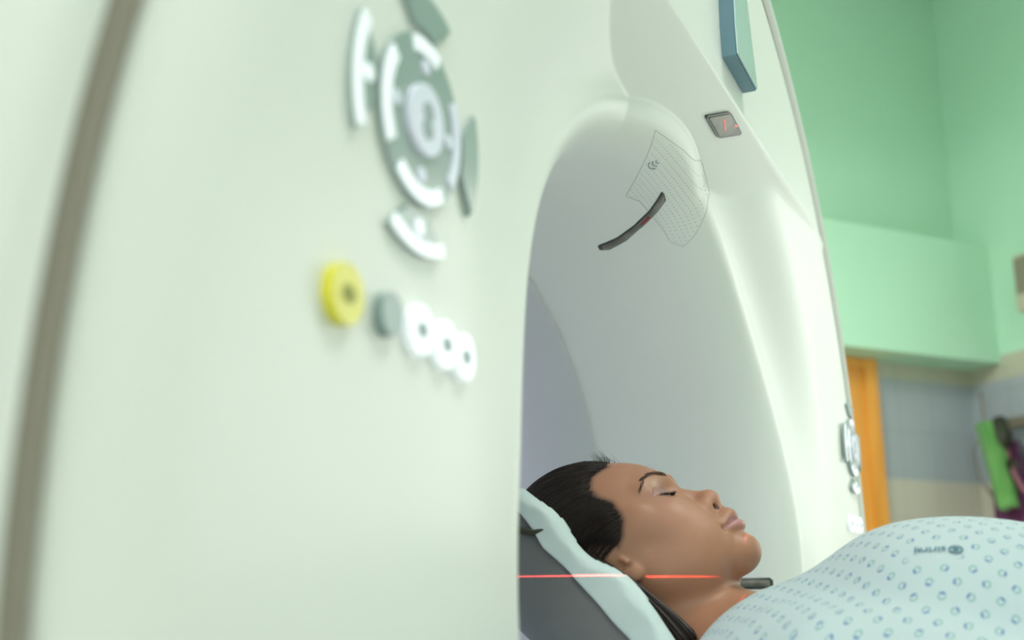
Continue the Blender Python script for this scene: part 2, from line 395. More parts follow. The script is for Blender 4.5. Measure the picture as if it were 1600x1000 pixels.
def fr3(o_, X, Y):
    X = Vector(X).normalized(); Y = Vector(Y); n = X.cross(Y).normalized(); Y = n.cross(X); m = Matrix((X, Y, n)).transposed().to_4x4(); m.translation = o_; return m
q00, q10, q11, q01 = [Vector((x, G(x, z), z)) for x, z in ((.023, 1.4633), (.065, 1.4825), (.121, 1.4804), (.077, 1.4615))]
cc = (q00+q10+q11+q01)/4
mw = fr3(cc, (1, 0, 0), (0, -.8, 1))
inv = mw.inverted()
quad = [(inv @ q).to_2d() for q in (q00, q01, q11, q10)]
def rounded(poly, r, n=5):
    out = []
    N = len(poly)
    for i in range(N):
        p, a, b = Vector(poly[i]), Vector(poly[i-1]), Vector(poly[(i+1) % N])
        pa = p+(a-p).normalized()*r; pb = p+(b-p).normalized()*r
        for k in range(n+1):
            t = k/n; out.append(tuple(pa*(1-t)**2+p*2*t*(1-t)+pb*t*t))
    return out
def shrink(poly, f): c = sum((Vector(p) for p in poly), Vector((0, 0)))/len(poly); return [tuple(c+(Vector(p)-c)*f) for p in poly]
lw = plate(rounded(quad, .006), -.002, .0022, mw, 'overhead_laser_window', MT['smoke_dark'], scanner)
plate(rounded(shrink(quad, .84), .004), .0022, .0028, mw, 'window_glass', MT['smoke'], lw, 0)
plate([(-.011, .002), (-.002, .0002), (.006, -.0035), (.006, -.0022), (-.002, .0016), (-.011, .0034)][::-1], .0028, .0031, mw, 'red_aperture', MT['led'], lw, 0)
plate([(.018, .008), (.024, .0095), (.026, .0105), (.018, .0105)], .0028, .0031, mw, 'red_aperture', MT['led'], lw, 0)
# low side window, level with the bore axis, on both flanks of the funnel
for s_, a0 in ((1, 0), (-1, 180)):
    up_ = [(a0+s_*2.3, .0539), (a0+s_*2.3, .100)]; lo_ = [(a0+s_*-.1, .0534), (a0+s_*-.1, .100)]
    if s_ < 0: up_, lo_ = lo_, up_
    w = strip_plate(up_, lo_, 12, .0014, 'side_laser_window', MT['smoke_dark'], scanner)
    a_, b_ = inset(up_, lo_, .14); strip_plate(a_, b_, 12, .0022, 'window_glass', MT['smoke'], w)

# perforated loudspeaker patch
PG = [(97.7, .0462), (95, .060), (90.1, .0837), (85.5, .1052), (82.6, .0972), (76, .0945), (69.8, .0921), (67.4, .0828), (68.5, .068), (70.5, .0527), (72.2, .0465), (79, .0400), (88.1, .0410)]
def inside(x, y, P):
    c = False
    for i in range(len(P)):
        (x1, y1), (x2, y2) = P[i], P[i-1]
        if (y1 > y) != (y2 > y) and x < (x2-x1)*(y-y1)/(y2-y1)+x1: c = not c
    return c
WIN = UPE+LOE[::-1]
V, Fc = [], []
iy = 0
y = .040
while y < .112:
    d = 62.0+(iy % 2)*.46
    while d < 100:
        if inside(d, y, shrink(PG, .96)) and not inside(d, y, WIN):
            c = fpt(d, y, .0004); th = radians(d); nrm = Vector((-cos(th), -.2, -sin(th))).normalized(); X = Vector((0, 1, 0)); X = (X-nrm*X.dot(nrm)).normalized(); Y = nrm.cross(X)
            b = len(V); V += [c+(X*cos(k*pi/3)+Y*sin(k*pi/3))*.00062 for k in range(6)]; Fc.append(tuple(range(b, b+6)))
        d += .92
    y += .0047; iy += 1
grille = sub(mesh('speaker_grille', V, Fc, MT['perf'], smooth=False), scanner)
pts = []
for i in range(len(PG)):
    a, b = PG[i], PG[(i+1) % len(PG)]
    for k in range(8):
        t = k/8; pts.append(fpt(a[0]*(1-t)+b[0]*t, a[1]*(1-t)+b[1]*t, .0001))
V, Fc = tube_mesh(pts+[pts[0]], .00022, 5); sub(mesh('grille_outline', V, Fc, MT['perf']), grille)
V, Fc = [], []
for j, (rr, sp) in enumerate(((.0075, 35), (.012, 38), (.0165, 40))):      # small printed sound symbol
    pp = [fpt(91.0-rr*sin(radians(a))*120, .067+rr*cos(radians(a))*.8-.012, .0006) for a in np.linspace(-sp, sp, 12)]
    v, f = tube_mesh(pp, .0006, 5); b = len(V); V += v; Fc += [tuple(i+b for i in q) for q in f]
sub(mesh('sound_symbol', V, Fc, MT['button_mark']), scanner)

# information display on the upper front
poly = [(.0185, 1.552), (.022, 1.520), (.103, 1.517), (.078, 1.60), (.062, 1.70), (.022, 1.70)]
md = fr3(Vector((0, 0, 0)), (1, 0, 0), (0, 0, 1))
dsp = plate([(p[0], p[1]) for p in poly], -.002, .0148, md, 'display', MT['screen_side'], scanner, .001)
plate([(p[0], p[1]) for p in shrink(poly, .985)], .0148, .016, md, 'screen', MT['screen'], dsp, 0)

# ------------------------------------------------------------------ the patient: implicit surfaces, polygonised here
def V3(*a): return np.array(a, float)
def sphere_el(P, c, r):                        # ellipsoid
    q = (P-V3(*c))/V3(*r); k = np.sqrt((q*q).sum(1))+1e-9; k2 = np.sqrt(((q/V3(*r))**2).sum(1))+1e-9
    return k*(k-1)/k2
def rot_el(P, c, r, ax, ang):
    a = radians(ang); ca, sa = cos(a), sin(a); q = P-V3(*c); q = q.copy()
    i, j = {'s': (1, 2), 'u': (2, 0), 'v': (0, 1)}[ax]
    x, y = q[:, i].copy(), q[:, j].copy(); q[:, i] = ca*x+sa*y; q[:, j] = -sa*x+ca*y
    return sphere_el(q, (0, 0, 0), r)
def cap(P, a, b, ra, rb=None):
    a, b = V3(*a), V3(*b); rb = ra if rb is None else rb; d = b-a; h = np.clip(((P-a)@d)/(d@d), 0, 1)
    return np.linalg.norm(P-a-h[:, None]*d, axis=1)-(ra+(rb-ra)*h)
def smin(a, b, k):
    h = np.maximum(k-np.abs(a-b), 0)/k; return np.minimum(a, b)-h*h*k*.25
def smax(a, b, k): return -smin(-a, -b, k)
def chain(P, pts, k=None):
    d = None
    for (a, ra), (b, rb) in zip(pts[:-1], pts[1:]):
        e = cap(P, a, b, ra, rb); d = e if d is None else (np.minimum(d, e) if k is None else smin(d, e, k))
    return d

NAS = V3(0, .0551, 1.1029); HU = V3(0, .7990, .6013); HV = V3(0, -.6013, .7990)
def to_loc(P): q = P-NAS; return np.stack([q[:, 0], q@HU, q@HV], 1)*1000
def to_w(Q): Q = np.atleast_2d(Q)/1000; return NAS+Q[:, :1]*V3(1, 0, 0)+Q[:, 1:2]*HU+Q[:, 2:]*HV

def head(Q):
    """face and skull in mm: s across, u towards the crown, v forward; origin at the root of the nose"""
    Q = Q.copy(); side = Q[:, 0].copy(); Q[:, 0] = np.abs(Q[:, 0])
    d = sphere_el(Q, (0, 36, -90), (70, 73, 71))                     # skull
    d = smin(d, sphere_el(Q, (0, 17, -62), (61, 62, 64)), 14)        # forehead
    d = smin(d, sphere_el(Q, (0, -22, -52), (59, 52, 49)), 16)       # middle face
    d = smin(d, sphere_el(Q, (30, -25, -26), (25, 25, 22)), 18)      # cheek
    d = smin(d, sphere_el(Q, (20, -52, -24), (24, 26, 23)), 16)
    d = smin(d, cap(Q, (0, -74, -14), (0, -50, -11.5), 14, 15), 14)    # muzzle to chin
    d = smin(d, sphere_el(Q, (0, -80, -10.5), (17, 12.5, 13.5)), 7.5)
    d = smin(d, cap(Q, (0, -77, -18), (44, -46, -60), 11, 13), 20)   # jaw body
    d = smin(d, cap(Q, (44, -48, -62), (53, -8, -78), 13, 13), 18)   # jaw angle up to the ear
    d = smin(d, sphere_el(Q, (34, -58, -42), (20, 24, 22)), 18)      # cheek pad over the jaw
    d = smin(d, sphere_el(Q, (56, -2, -50), (9, 14, 22)), 20)        # cheekbone
    # brow ridge, eye sockets, lids
    d = smin(d, chain(Q, [((6, 12, -3.5), 6), ((22, 16, -7), 6), ((38, 12, -15), 6)]), 12)
    d = smax(d, -sphere_el(Q, (28, -1, 4), (15, 8.5, 11.5)), 12)
    lid = sphere_el(Q, (29, -1.0, -18), (15.5, 12.5, 13.0))
    d = smin(d, lid, 5)
    crease = chain(Q, [((16, 0.6, -8.5), .6), ((22, 5.2, -6), .7), ((29, 7.0, -5.6), .7), ((37, 5.6, -8.5), .7), ((43, 1.6, -13), .6)])
    d = smax(d, -crease, 1.6)
    slit = chain(Q, [((15, -3.9, -10.5), .3), ((19, -5.2, -6.8), .5), ((24, -6.3, -5.2), .6), ((30, -6.6, -5.0), .6), ((36, -5.4, -7.0), .6), ((42, -2.2, -11.5), .4)])
    d = smax(d, -slit, 1.4)
    d = smin(d, chain(Q, [((19, -3.8, -7.2), .7), ((25, -4.7, -5.8), .8), ((31, -4.9, -5.8), .8), ((37, -3.6, -8.0), .7), ((42, -1.0, -12), .5)]), 1.6)
    # nose
    nose = chain(Q, [((0, 8, -10.5), 8), ((0, -3, -10.0), 6.2), ((0, -14, -2.2), 6.2), ((0, -28, 7.2), 7.6)], 6)
    nose = smin(nose, sphere_el(Q, (0, -31.5, 8.2), (8.6, 7.6, 8.4)), 5)
    nose = smin(nose, sphere_el(Q, (3.6, -33.5, 8.0), (5, 5.5, 6)), 3)
    ala = rot_el(Q, (11.5, -33.5, .8), (5.8, 7.6, 8.2), 'v', 18)
    nose = smin(nose, ala, 5)
    nose = smin(nose, cap(Q, (0, -36.5, 6), (0, -40.5, -1), 3.2, 3.4), 3)
    d = smin(d, nose, 7)
    d = smax(d, -chain(Q, [((6.9, -41.5, 7.6), 2.6), ((7.0, -37, 5.0), 2.7), ((6.5, -30, 0), 2.2)]), 1.5)       # nostrils
    groove = chain(Q, [((15, -27, -3), .8), ((17.2, -33, -3.5), 1.1), ((16, -39, -3.2), .9), ((19, -46, -5), .5)])
    d = smax(d, -groove, 5)
    # mouth
    def row(u0, v0, r0, w, cu, cv, n=7):
        P_ = []
        for i in range(n):
            t = i/(n-1); s = w*t; P_.append(((s, u0+cu*t**1.6, v0-cv*t**2), max(r0*(1-t**2.2)**.5, .5)))
        return P_
    d = smin(d, row_(Q, row(-52.6, 5.0, 5.2, 22, -5.0, 12)), 5)
    d = smin(d, row_(Q, row(-56.0, 6.9, 2.9, 21, -2.6, 11.2)), 2.5)
    d = smin(d, row_(Q, row(-64.4, 5.7, 4.5, 19.5, 4.6, 11)), 4)
    d = smax(d, -row_(Q, row(-59.3, 9.6, .7, 22.5, -1.0, 12.5)), 2.2)
    d = smax(d, -sphere_el(Q, (23, -61, -2.0), (1.6, 2.6, 3)), 4)
    d = smax(d, -cap(Q, (0, -73.5, 9.0), (9, -73, 6.5), 1.8, 1.4), 7)            # fold over the chin
    d = smin(d, cap(Q, (0, -44, 4.5), (0, -51, 6.8), 5, 5.5), 8)
    d = smax(d, -cap(Q, (0, -45.5, 12.6), (0, -49.5, 15.0), 1.0, 1.0), 3)        # philtrum
    # ear, leaning back
    ca, sa = cos(radians(13)), sin(radians(13)); du, dv = Q[:, 1]+10, Q[:, 2]+79.5
    E_ = np.stack([Q[:, 0]+1.5, ca*du+sa*dv*-1, ca*dv+sa*du], 1)
    e = rot_el(E_, (67, 0, 0), (4.6, 24, 13.5), 'u', -16)
    e = smin(e, sphere_el(E_, (66.5, -21, 3), (4.2, 8, 7)), 6)
    e = smax(e, -rot_el(E_, (72.5, 4, -1), (4.6, 15, 8), 'u', -16), 3)
    e = smin(e, chain(E_, [((69.5, -8, 9.5), 2.2), ((69.8, -14, 9), 2.1)]), 2.5)
    e = smax(e, -sphere_el(E_, (70.5, -8, 4), (6, 6.5, 4.0)), 2)
    e = smin(e, chain(E_, [((70.5, 15, 3), 1.5), ((71.5, 5, -4), 1.8), ((70.5, -6, -5.5), 1.7), ((69, -15, 0), 1.6)]), 2.2)
    e = smin(e, chain(E_, [((68.5, 21, 6), 1.8), ((71.5, 20, -4), 2.0), ((73, 8, -11), 2.0), ((71.5, -8, -9.5), 1.8)]), 2.2)
    d = smin(d, e, 3)
    d = smax(d, -cap(E_, (69.5, -15.5, 6), (69.5, -17, 11), 1.6, 1.2), 1.5)
    return d
def row_(Q, pts): return chain(Q, pts, 2)

def torso(P, gown=0):
    X = P.copy(); X[:, 0] = np.abs(X[:, 0]); X[:, 2] += .0075+.009*np.exp(-((X[:, 1]+.02)/.09)**2)
    d = sphere_el(X, (0, -.16, .955), (.165, .17, .085))
    d = smin(d, sphere_el(X, (0, -.24, .955), (.16, .20, .095)), .05)
    d = smin(d, sphere_el(X, (.068, -.165, 1.005), (.075, .080, .058)), .05)
    d = smin(d, cap(X, (0, -.03, .955), (.145, -.055, .945), .045, .050), .06)          # shoulders
    d = smin(d, cap(X, (.165, -.065, .945), (.185, -.09, .94), .054, .050), .04)
    d = smin(d, cap(X, (.20, -.10, .94), (.232, -.36, .925), .046, .038), .035)      # upper arm
    d = smin(d, sphere_el(X, (0, -.44, .945), (.135, .20, .085)), .06)
    d = smin(d, sphere_el(X, (0, -.62, .94), (.165, .14, .09)), .06)
    d = smin(d, cap(X, (.078, -.66, .94), (.085, -1.05, .925), .076, .052), .05)
    return d
def neck(P):
    X = P.copy(); X[:, 0] = np.abs(X[:, 0])
    d = cap(X, (0, .085, .993), (0, .005, .942), .048, .052)
    d = smin(d, cap(X, (0, .055, 1.000), (0, .005, .956), .038, .042), .02)
    d = smin(d, cap(X, (.050, .085, .985), (.018, .004, .985), .010, .009), .018)
    d = smin(d, sphere_el(X, (0, .000, .955), (.085, .05, .045)), .03)
    return d
def body_sdf(P):
    Q = to_loc(P); h = head(Q)/1000
    d = smin(h, neck(P), .018)
    return smin(d, torso(P), .03)

def polygonise(f, lo, hi, h, band=None):
    """surface nets on a regular grid, evaluated only near the surface, then pulled onto it"""
    lo, hi = np.array(lo, float), np.array(hi, float); n = np.ceil((hi-lo)/h).astype(int)+1; B = 5
    nc = np.ceil(n/B).astype(int)+1
    gc = np.stack(np.meshgrid(*[np.arange(k) for k in nc], indexing='ij'), -1).reshape(-1, 3)
    Fc_ = f(lo+(gc+.5)*B*h).reshape(nc)
    F = np.repeat(np.repeat(np.repeat(Fc_, B, 0), B, 1), B, 2)[:n[0], :n[1], :n[2]].copy()
    mask = np.abs(F) < (band or 1.6*B*h)
    idx = np.argwhere(mask)
    vals = np.empty(len(idx))
    for i in range(0, len(idx), 400000): vals[i:i+400000] = f(lo+idx[i:i+400000]*h)
    F[mask] = vals
    ins = F < 0; c = np.zeros(tuple(n-1), int)
    for dx in (0, 1):
        for dy in (0, 1):
            for dz in (0, 1): c += ins[dx:n[0]-1+dx, dy:n[1]-1+dy, dz:n[2]-1+dz]
    act = (c > 0) & (c < 8); ai = np.argwhere(act); vid = -np.ones(act.shape, int); vid[act] = np.arange(len(ai))
    acc = np.zeros((len(ai), 3)); cnt = np.zeros(len(ai))
    corners = [(x, y, z) for x in (0, 1) for y in (0, 1) for z in (0, 1)]
    for a in corners:
        for ax in range(3):
            if a[ax]: continue
            b = list(a); b[ax] = 1
            fa = F[tuple((ai+a).T)]; fb = F[tuple((ai+b).T)]; m_ = (fa < 0) != (fb < 0)
            t = np.where(m_, fa/np.where(m_, fa-fb, 1), 0); p = np.array(a)+t[:, None]*(np.array(b)-np.array(a))
            acc[m_] += p[m_]; cnt[m_] += 1
    Vt = lo+(ai+acc/cnt[:, None])*h
    quads = []
    for ax in range(3):
        o1, o2 = [(1, 2), (2, 0), (0, 1)][ax]
        sl0 = [slice(None)]*3; sl1 = [slice(None)]*3; sl0[ax] = slice(0, -1); sl1[ax] = slice(1, None)
        e = np.argwhere(ins[tuple(sl0)] != ins[tuple(sl1)])
        e = e[(e[:, o1] > 0) & (e[:, o2] > 0) & (e[:, o1] < n[o1]-1) & (e[:, o2] < n[o2]-1)]
        q = []
        for d1, d2 in ((1, 1), (0, 1), (0, 0), (1, 0)):
            g = e.copy(); g[:, o1] -= d1; g[:, o2] -= d2; q.append(vid[tuple(g.T)])
        q = np.stack(q, 1); flip = ins[tuple(e.T)]; q[~flip] = q[~flip][:, ::-1]; quads.append(q)
    Q = np.concatenate(quads)
    for _ in range(3):
        f0 = f(Vt); e = h*.2; g = np.stack([(f(Vt+np.eye(3)[i]*e)-f0)/e for i in range(3)], 1)
        g2 = (g*g).sum(1); st = np.clip(f0/np.maximum(g2, .2), -h*.6, h*.6); Vt = Vt-g*st[:, None]
    return Vt, Q
def np_mesh(name, Vt, Q, m, parent):
    me = bpy.data.meshes.new(name); me.vertices.add(len(Vt)); me.vertices.foreach_set('co', Vt.astype(np.float32).ravel())
    me.loops.add(Q.size); me.loops.foreach_set('vertex_index', Q.astype(np.int32).ravel())
    me.polygons.add(len(Q)); me.polygons.foreach_set('loop_start', (np.arange(len(Q))*Q.shape[1]).astype(np.int32))
    me.update(calc_edges=True); me.validate(); return link(name, me, m, parent)

person = empty('person', (0, -.3, .86), 'dark-haired person lying with eyes closed on the scanner table, in a printed pale gown', 'person')
def pchild(o): o.parent = person; o.matrix_parent_inverse = person.matrix_world.inverted(); return o
def limbs(P):
    X = P.copy(); X[:, 0] = np.abs(X[:, 0])
    d = cap(X, (.232, -.34, .925), (.205, -.58, .925), .036, .025)
    d = smin(d, cap(X, (.205, -.585, .925), (.198, -.67, .915), .026, .030), .02)
    for k, (a, L) in enumerate(((-.030, .062), (-.011, .078), (.009, .086), (.028, .078))):
        d = smin(d, cap(X, (.198+a*.8, -.675, .915), (.196+a, -.705-L*.45, .912), .0095, .009), .008)
        d = smin(d, cap(X, (.196+a, -.705-L*.45, .912), (.193+a*1.05, -.705-L, .900), .0088, .0075), .004)
    d = smin(d, cap(X, (.178, -.62, .915), (.150, -.668, .905), .012, .0095), .012)
    d = smin(d, cap(X, (.150, -.668, .905), (.140, -.70, .897), .0095, .008), .004)
    d = np.minimum(d, cap(X, (.085, -.98, .925), (.092, -1.16, .925), .056, .054))
    d = smin(d, cap(X, (.092, -1.16, .925), (.098, -1.46, .912), .056, .036), .05)
    d = smin(d, cap(X, (.098, -1.46, .905), (.100, -1.50, .905), .038, .034), .02)
    d = smin(d, cap(X, (.100, -1.50, .915), (.112, -1.545, 1.06), .036, .024), .03)
    for k in range(5): d = smin(d, cap(X, (.090+k*.013, -1.55+k*.003, 1.06), (.091+k*.013, -1.556+k*.003, 1.095-k*.006), .011-k*.0008, .010-k*.0009), .006)
    return d
FAST_H = .0014
def warp(q, lo, k): return np.where(q < lo, lo+(q-lo)*k, q)
def unroll(q):                       # finer cells round the head, coarser ones down the body
    x = np.sign(q[:, 0])*np.where(np.abs(q[:, 0]) > .105, .105+(np.abs(q[:, 0])-.105)*3, np.abs(q[:, 0]))
    return np.stack([x, warp(q[:, 1], -.055, 4.), warp(q[:, 2], .90, 3.)], 1)
def whole_sdf(P):
    d = torso(P)
    lo_ = P[:, 1] < -.22; hi_ = P[:, 1] > -.13
    if lo_.any(): d[lo_] = smin(d[lo_], limbs(P[lo_]), .02)
    if hi_.any():
        p = P[hi_]; h = smin(head(to_loc(p))/1000, neck(p), .018); d[hi_] = smin(d[hi_], h, .03)
    return d
Vq, Qh = polygonise(lambda q: whole_sdf(unroll(q)), (-.172, -.055-1.55/4, .872), (.172, .245, 1.16), FAST_H, band=.016)
Vh = unroll(Vq); V, Q = Vh, Qh

def dchain(Qm, pts): return chain(Qm, [((p), r) for p, r in pts])
def ss(x, a, b): t = np.clip((x-a)/(b-a), 0, 1); return t*t*(3-2*t)
def skin_cols(P):
    Qm = to_loc(P); A = Qm.copy(); A[:, 0] = np.abs(A[:, 0])
    n1 = np.sin(Qm[:, 0]*.11+1)*np.sin(Qm[:, 1]*.09+2)*np.sin(Qm[:, 2]*.1)
    c = np.tile(V3(.37, .178, .108), (len(P), 1))
    c *= (1+.05*n1)[:, None]
    def blend(mask, col): c[:] = c*(1-mask[:, None])+V3(*col)*mask[:, None]
    chk = np.exp(-(((A[:, 0]-42)/20)**2+((Qm[:, 1]+32)/20)**2)); blend(.35*chk, (.52, .27, .19))
    nose = np.exp(-(A[:, 0]/13)**2-((Qm[:, 1]+31)/11)**2)*(Qm[:, 2] > -6); blend(.35*nose, (.52, .25, .17))
    ear = np.exp(-((A[:, 0]-68)/9)**2-((Qm[:, 1]+8)/26)**2-((Qm[:, 2]+92)/16)**2); blend(.35*ear, (.42, .19, .12))
    # eye shadow round the closed lids
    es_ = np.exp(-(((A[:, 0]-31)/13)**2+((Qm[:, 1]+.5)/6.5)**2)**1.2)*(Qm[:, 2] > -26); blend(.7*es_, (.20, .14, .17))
    hl = np.exp(-((A[:, 0]-30)/12)**2-((Qm[:, 1]-10)/4)**2); blend(.35*hl, (.70, .52, .42))
    lash = dchain(A, [((16, -4.4, -10.5), .2), ((19, -5.6, -6.8), .5), ((24, -6.6, -5.2), .7), ((30, -6.9, -5.0), .8), ((36, -5.6, -7.0), .8), ((44, -1.6, -13), .4)])
    blend(1-ss(lash, .1, 1.3), (.02, .014, .014))
    # brows
    br = dchain(A, [((8, 11.5, 3), 1.6), ((18, 15, 1), 1.9), ((29, 18, -3), 1.8), ((39, 17.5, -9), 1.3), ((48, 11.0, -17), .6)])
    blend(.5*(1-ss(br, -1.2, 1.6)), (.14, .08, .06))
    # lips
    def vr(u0, v0, r0, w, cu, cv): return [((w*t, u0+cu*t**1.6, v0-cv*t**2), max(r0*(1-t**2)**.5, .3)) for t in np.linspace(0, 1, 7)]
    ul = dchain(A, vr(-56.8, 9.3, 3.5, 22, -3.2, 12.5)); ll = dchain(A, vr(-63.6, 8.6, 4.0, 20.5, 3.4, 12.5))
    cleft = (Qm[:, 1] < -53.0+ .10*A[:, 0]-.02*A[:, 0]**2)
    blend(.85*(1-ss(ul, -.3, 1.2))*cleft, (.28, .12, .10)); blend(.85*(1-ss(ll, -.3, 1.2)), (.44, .21, .22))
    mo = dchain(A, [((23*t, -59.6-1.0*t**1.6, 9.0-12.5*t*t), .3) for t in np.linspace(0, 1, 6)]); blend(.8*(1-ss(mo, .1, 1.0)), (.14, .05, .06))
    ns = dchain(A, [((6.9, -41.5, 7.4), 2.5), ((6.8, -34, 3), 2.3)]); blend(.85*(1-ss(ns, -.8, .8)), (.07, .025, .02))
    # scalp under the hair
    blend(.92*ss(hair_mask(P), -4, 3.2), (.04, .022, .017))
    return c
def hair_mask(P):
    """signed mm inside the hair region of the scalp (side view polygon u, v measured at the hairline)"""
    Qm = to_loc(P); u, v, s = Qm[:, 1], Qm[:, 2], np.abs(Qm[:, 0])
    POLY = np.array([(62, -17), (53, -17.5), (54.6, -23), (54.5, -31.5), (46, -39), (34.5, -40), (22, -36), (8, -38), (2, -41), (-6, -52), (-8.7, -62), (0, -67), (9, -74), (12, -84), (4, -93), (-12, -97), (-32, -99), (-62, -97), (-62, -220), (160, -220), (160, -17)], float)
    best = np.full(len(u), 1e9); ins_ = np.zeros(len(u), bool)
    for i in range(len(POLY)):
        a, b = POLY[i-1], POLY[i]; ex, ey = b-a; px_, py_ = u-a[0], v-a[1]; t = np.clip((px_*ex+py_*ey)/(ex*ex+ey*ey), 0, 1)
        best = np.minimum(best, np.hypot(px_-t*ex, py_-t*ey))
        if a[1] != b[1]:
            cr_ = ((a[1] > v) != (b[1] > v)) & (u < (b[0]-a[0])*(v-a[1])/(b[1]-a[1])+a[0]); ins_ ^= cr_
    return np.where(ins_, best, -best)
cols = skin_cols(V)
MT['skin'] = mat('warm_skin', (.5, .29, .19), .5, .4, sss=.3, sss_r=(.009, .0035, .0018))
def skin_nodes():
    m = MT['skin']; b = m.node_tree.nodes['Principled BSDF']
    at = nd(m, 'ShaderNodeAttribute', attribute_name='complexion'); lk(m, at.outputs['Color'], b.inputs['Base Color'])
    tc = nd(m, 'ShaderNodeTexCoord'); vo = nd(m, 'ShaderNodeTexNoise'); vo.inputs['Scale'].default_value = 700; vo.inputs['Detail'].default_value = 3
    lk(m, tc.outputs['Object'], vo.inputs['Vector'])
    bp = nd(m, 'ShaderNodeBump'); bp.inputs['Strength'].default_value = .18; bp.inputs['Distance'].default_value = .0006
    lk(m, vo.outputs['Fac'], bp.inputs['Height']); lk(m, bp.outputs[0], b.inputs['Normal'])
skin_nodes()
body = pchild(np_mesh('body', V, Q, MT['skin'], None))
ca = body.data.color_attributes.new('complexion', 'FLOAT_COLOR', 'POINT')
ca.data.foreach_set('color', np.c_[cols, np.ones(len(cols))].astype(np.float32).ravel())

# hair: a close cap over the scalp, then combed strands
def hair_off(P):
    m_ = ss(hair_mask(P), -2, 12); Qm = to_loc(P); u, v = Qm[:, 1], Qm[:, 2]
    ang = np.arctan2(u-20, -(v+60)); st = np.sin(Qm[:, 0]*.9+np.sin(ang*5))*.3
    return (m_*(3.6+.8*ss(-v, 60, 120)+st*.6)-1.2)/1000
def skull_sdf(P): return body_sdf(P)-hair_off(P)
Vp, Qp = polygonise(skull_sdf, (-.090, .005, .90), (.090, .245, 1.16), .0021)
ok = (hair_mask(Vp) > 2.2)
Qp = Qp[ok[Qp].all(1)]
used = np.unique(Qp); remap = -np.ones(len(Vp), int); remap[used] = np.arange(len(used))
MT['hair'] = mat('dark_brown_hair', (.014, .008, .0065), .5, .35)
MT['hair2'] = mat('dark_brown_hair_strands', (.020, .011, .009), .38, .4)
MT['brow'] = mat('brown_brow_hair', (.055, .03, .022), .5, .3)
hair = pchild(np_mesh('hair', Vp[used], remap[Qp], MT['hair'], None))

def grad(f, P, e=6e-4):
    f0 = f(P); g = np.stack([(f(P+np.eye(3)[i]*e)-f0)/e for i in range(3)], 1); return f0, g/np.maximum(np.linalg.norm(g, axis=1, keepdims=True), 1e-6)
def strands(name, roots, steps, step, flow, lift, rad, m, parent):
    """combed strands: walk along the flow just above the surface"""
    P = roots.copy(); n = len(P); path = []; up_ = rng.uniform(.0002, lift, n); jit = rng.normal(0, .10, (n, 3))
    f0, g = grad(skull_sdf, P); P = P-g*(f0-up_*.3)[:, None]
    d = flow(P)+jit
    for i in range(steps):
        path.append(P.copy()); t = i/(steps-1)
        f0, g = grad(skull_sdf, P)
        d = .6*d+.4*(flow(P)+jit*.6); d = d-g*(d*g).sum(1, keepdims=True); d /= np.linalg.norm(d, axis=1, keepdims=True)
        P = P+d*step
        f0, g = grad(skull_sdf, P); P = P-g*(f0-up_)[:, None]
    path = np.stack(path, 1)
    cu = bpy.data.curves.new(name, 'CURVE'); cu.dimensions = '3D'; cu.bevel_depth = rad; cu.bevel_resolution = 0; cu.resolution_u = 1
    for k in range(n):
        L = int(rng.integers(int(steps*.6), steps+1)); sp = cu.splines.new('POLY'); sp.points.add(L-1)
        sp.points.foreach_set('co', np.c_[path[k, :L], np.ones(L)].astype(np.float32).ravel())
        rr = np.ones(L); rr[-3:] = (.7, .4, .1); rr[0] = .5; sp.points.foreach_set('radius', rr.astype(np.float32))
    o = bpy.data.objects.new(name, cu); COL.objects.link(o); cu.materials.append(m)
    bpy.context.view_layer.update()
    me = bpy.data.meshes.new_from_object(o.evaluated_get(bpy.context.evaluated_depsgraph_get())); bpy.data.objects.remove(o)
    me.materials.clear(); o = link(name, me, m); return o
def flow(P):
    Qm = to_loc(P); u, v = Qm[:, 1], Qm[:, 2]; w = ss(-v, 40, 110)
    d = np.stack([Qm[:, 0]*.002, .35-1.0*w, -1.0-.0*w], 1)
    d = np.stack([d[:, 0], d[:, 1], d[:, 2]], 1)
    return d[:, :1]*V3(1, 0, 0)+d[:, 1:2]*HU+d[:, 2:]*HV
cand = Vp[used]; cm = hair_mask(cand)
edge = Vh[(hair_mask(Vh) > -.6) & (hair_mask(Vh) < 4.5)]
cand = cand[(cm > .6) & (to_loc(cand)[:, 2] > -150)]
edge = edge[rng.integers(0, len(edge), 2600)]
pick = np.concatenate([cand[rng.integers(0, len(cand), 5000)], edge])
sub2 = strands('hair_strands', pick, 16, .0045, flow, .0022, .00022, MT['hair2'], None)
def pchild2(o, par): o.parent = par; o.matrix_parent_inverse = (person.matrix_world @ par.matrix_parent_inverse @ par.matrix_basis).inverted(); return o
pchild2(sub2, hair)
def curve_tubes(name, paths, rad, m, par, taper=True):
    V, Fc = [], []
    for p in paths:
        N = len(p); r = [rad*(1-.85*(i/(N-1))**2) if taper else rad for i in range(N)]
        v, f = tube_mesh(p, r, 5); b = len(V); V += v; Fc += [tuple(i+b for i in q) for q in f]
    return pchild2(mesh(name, V, Fc, m), par)
def bez(a, b, c, d, n=12): return [(1-t)**3*a+3*(1-t)**2*t*b+3*(1-t)*t*t*c+t**3*d for t in np.linspace(0, 1, n)]
# loose hairs at the hairline
fl = []
for i in range(70):
    s0 = rng.uniform(-26, 12); a = to_w([s0, 64+rng.uniform(-3, 8), -19])[0]; a = a-grad(skull_sdf, a[None])[1][0]*skull_sdf(a[None])[0]
    b = a+to_w([0, rng.uniform(-4, 5), rng.uniform(2, 7)])[0]-NAS; d = a+to_w([rng.uniform(-3, 3), rng.uniform(2, 16), rng.uniform(2, 8)])[0]-NAS
    fl.append(bez(a, a*.4+b*.6, b, d, 7))
curve_tubes('flyaway_hair', fl, .00016, MT['hair2'], hair)
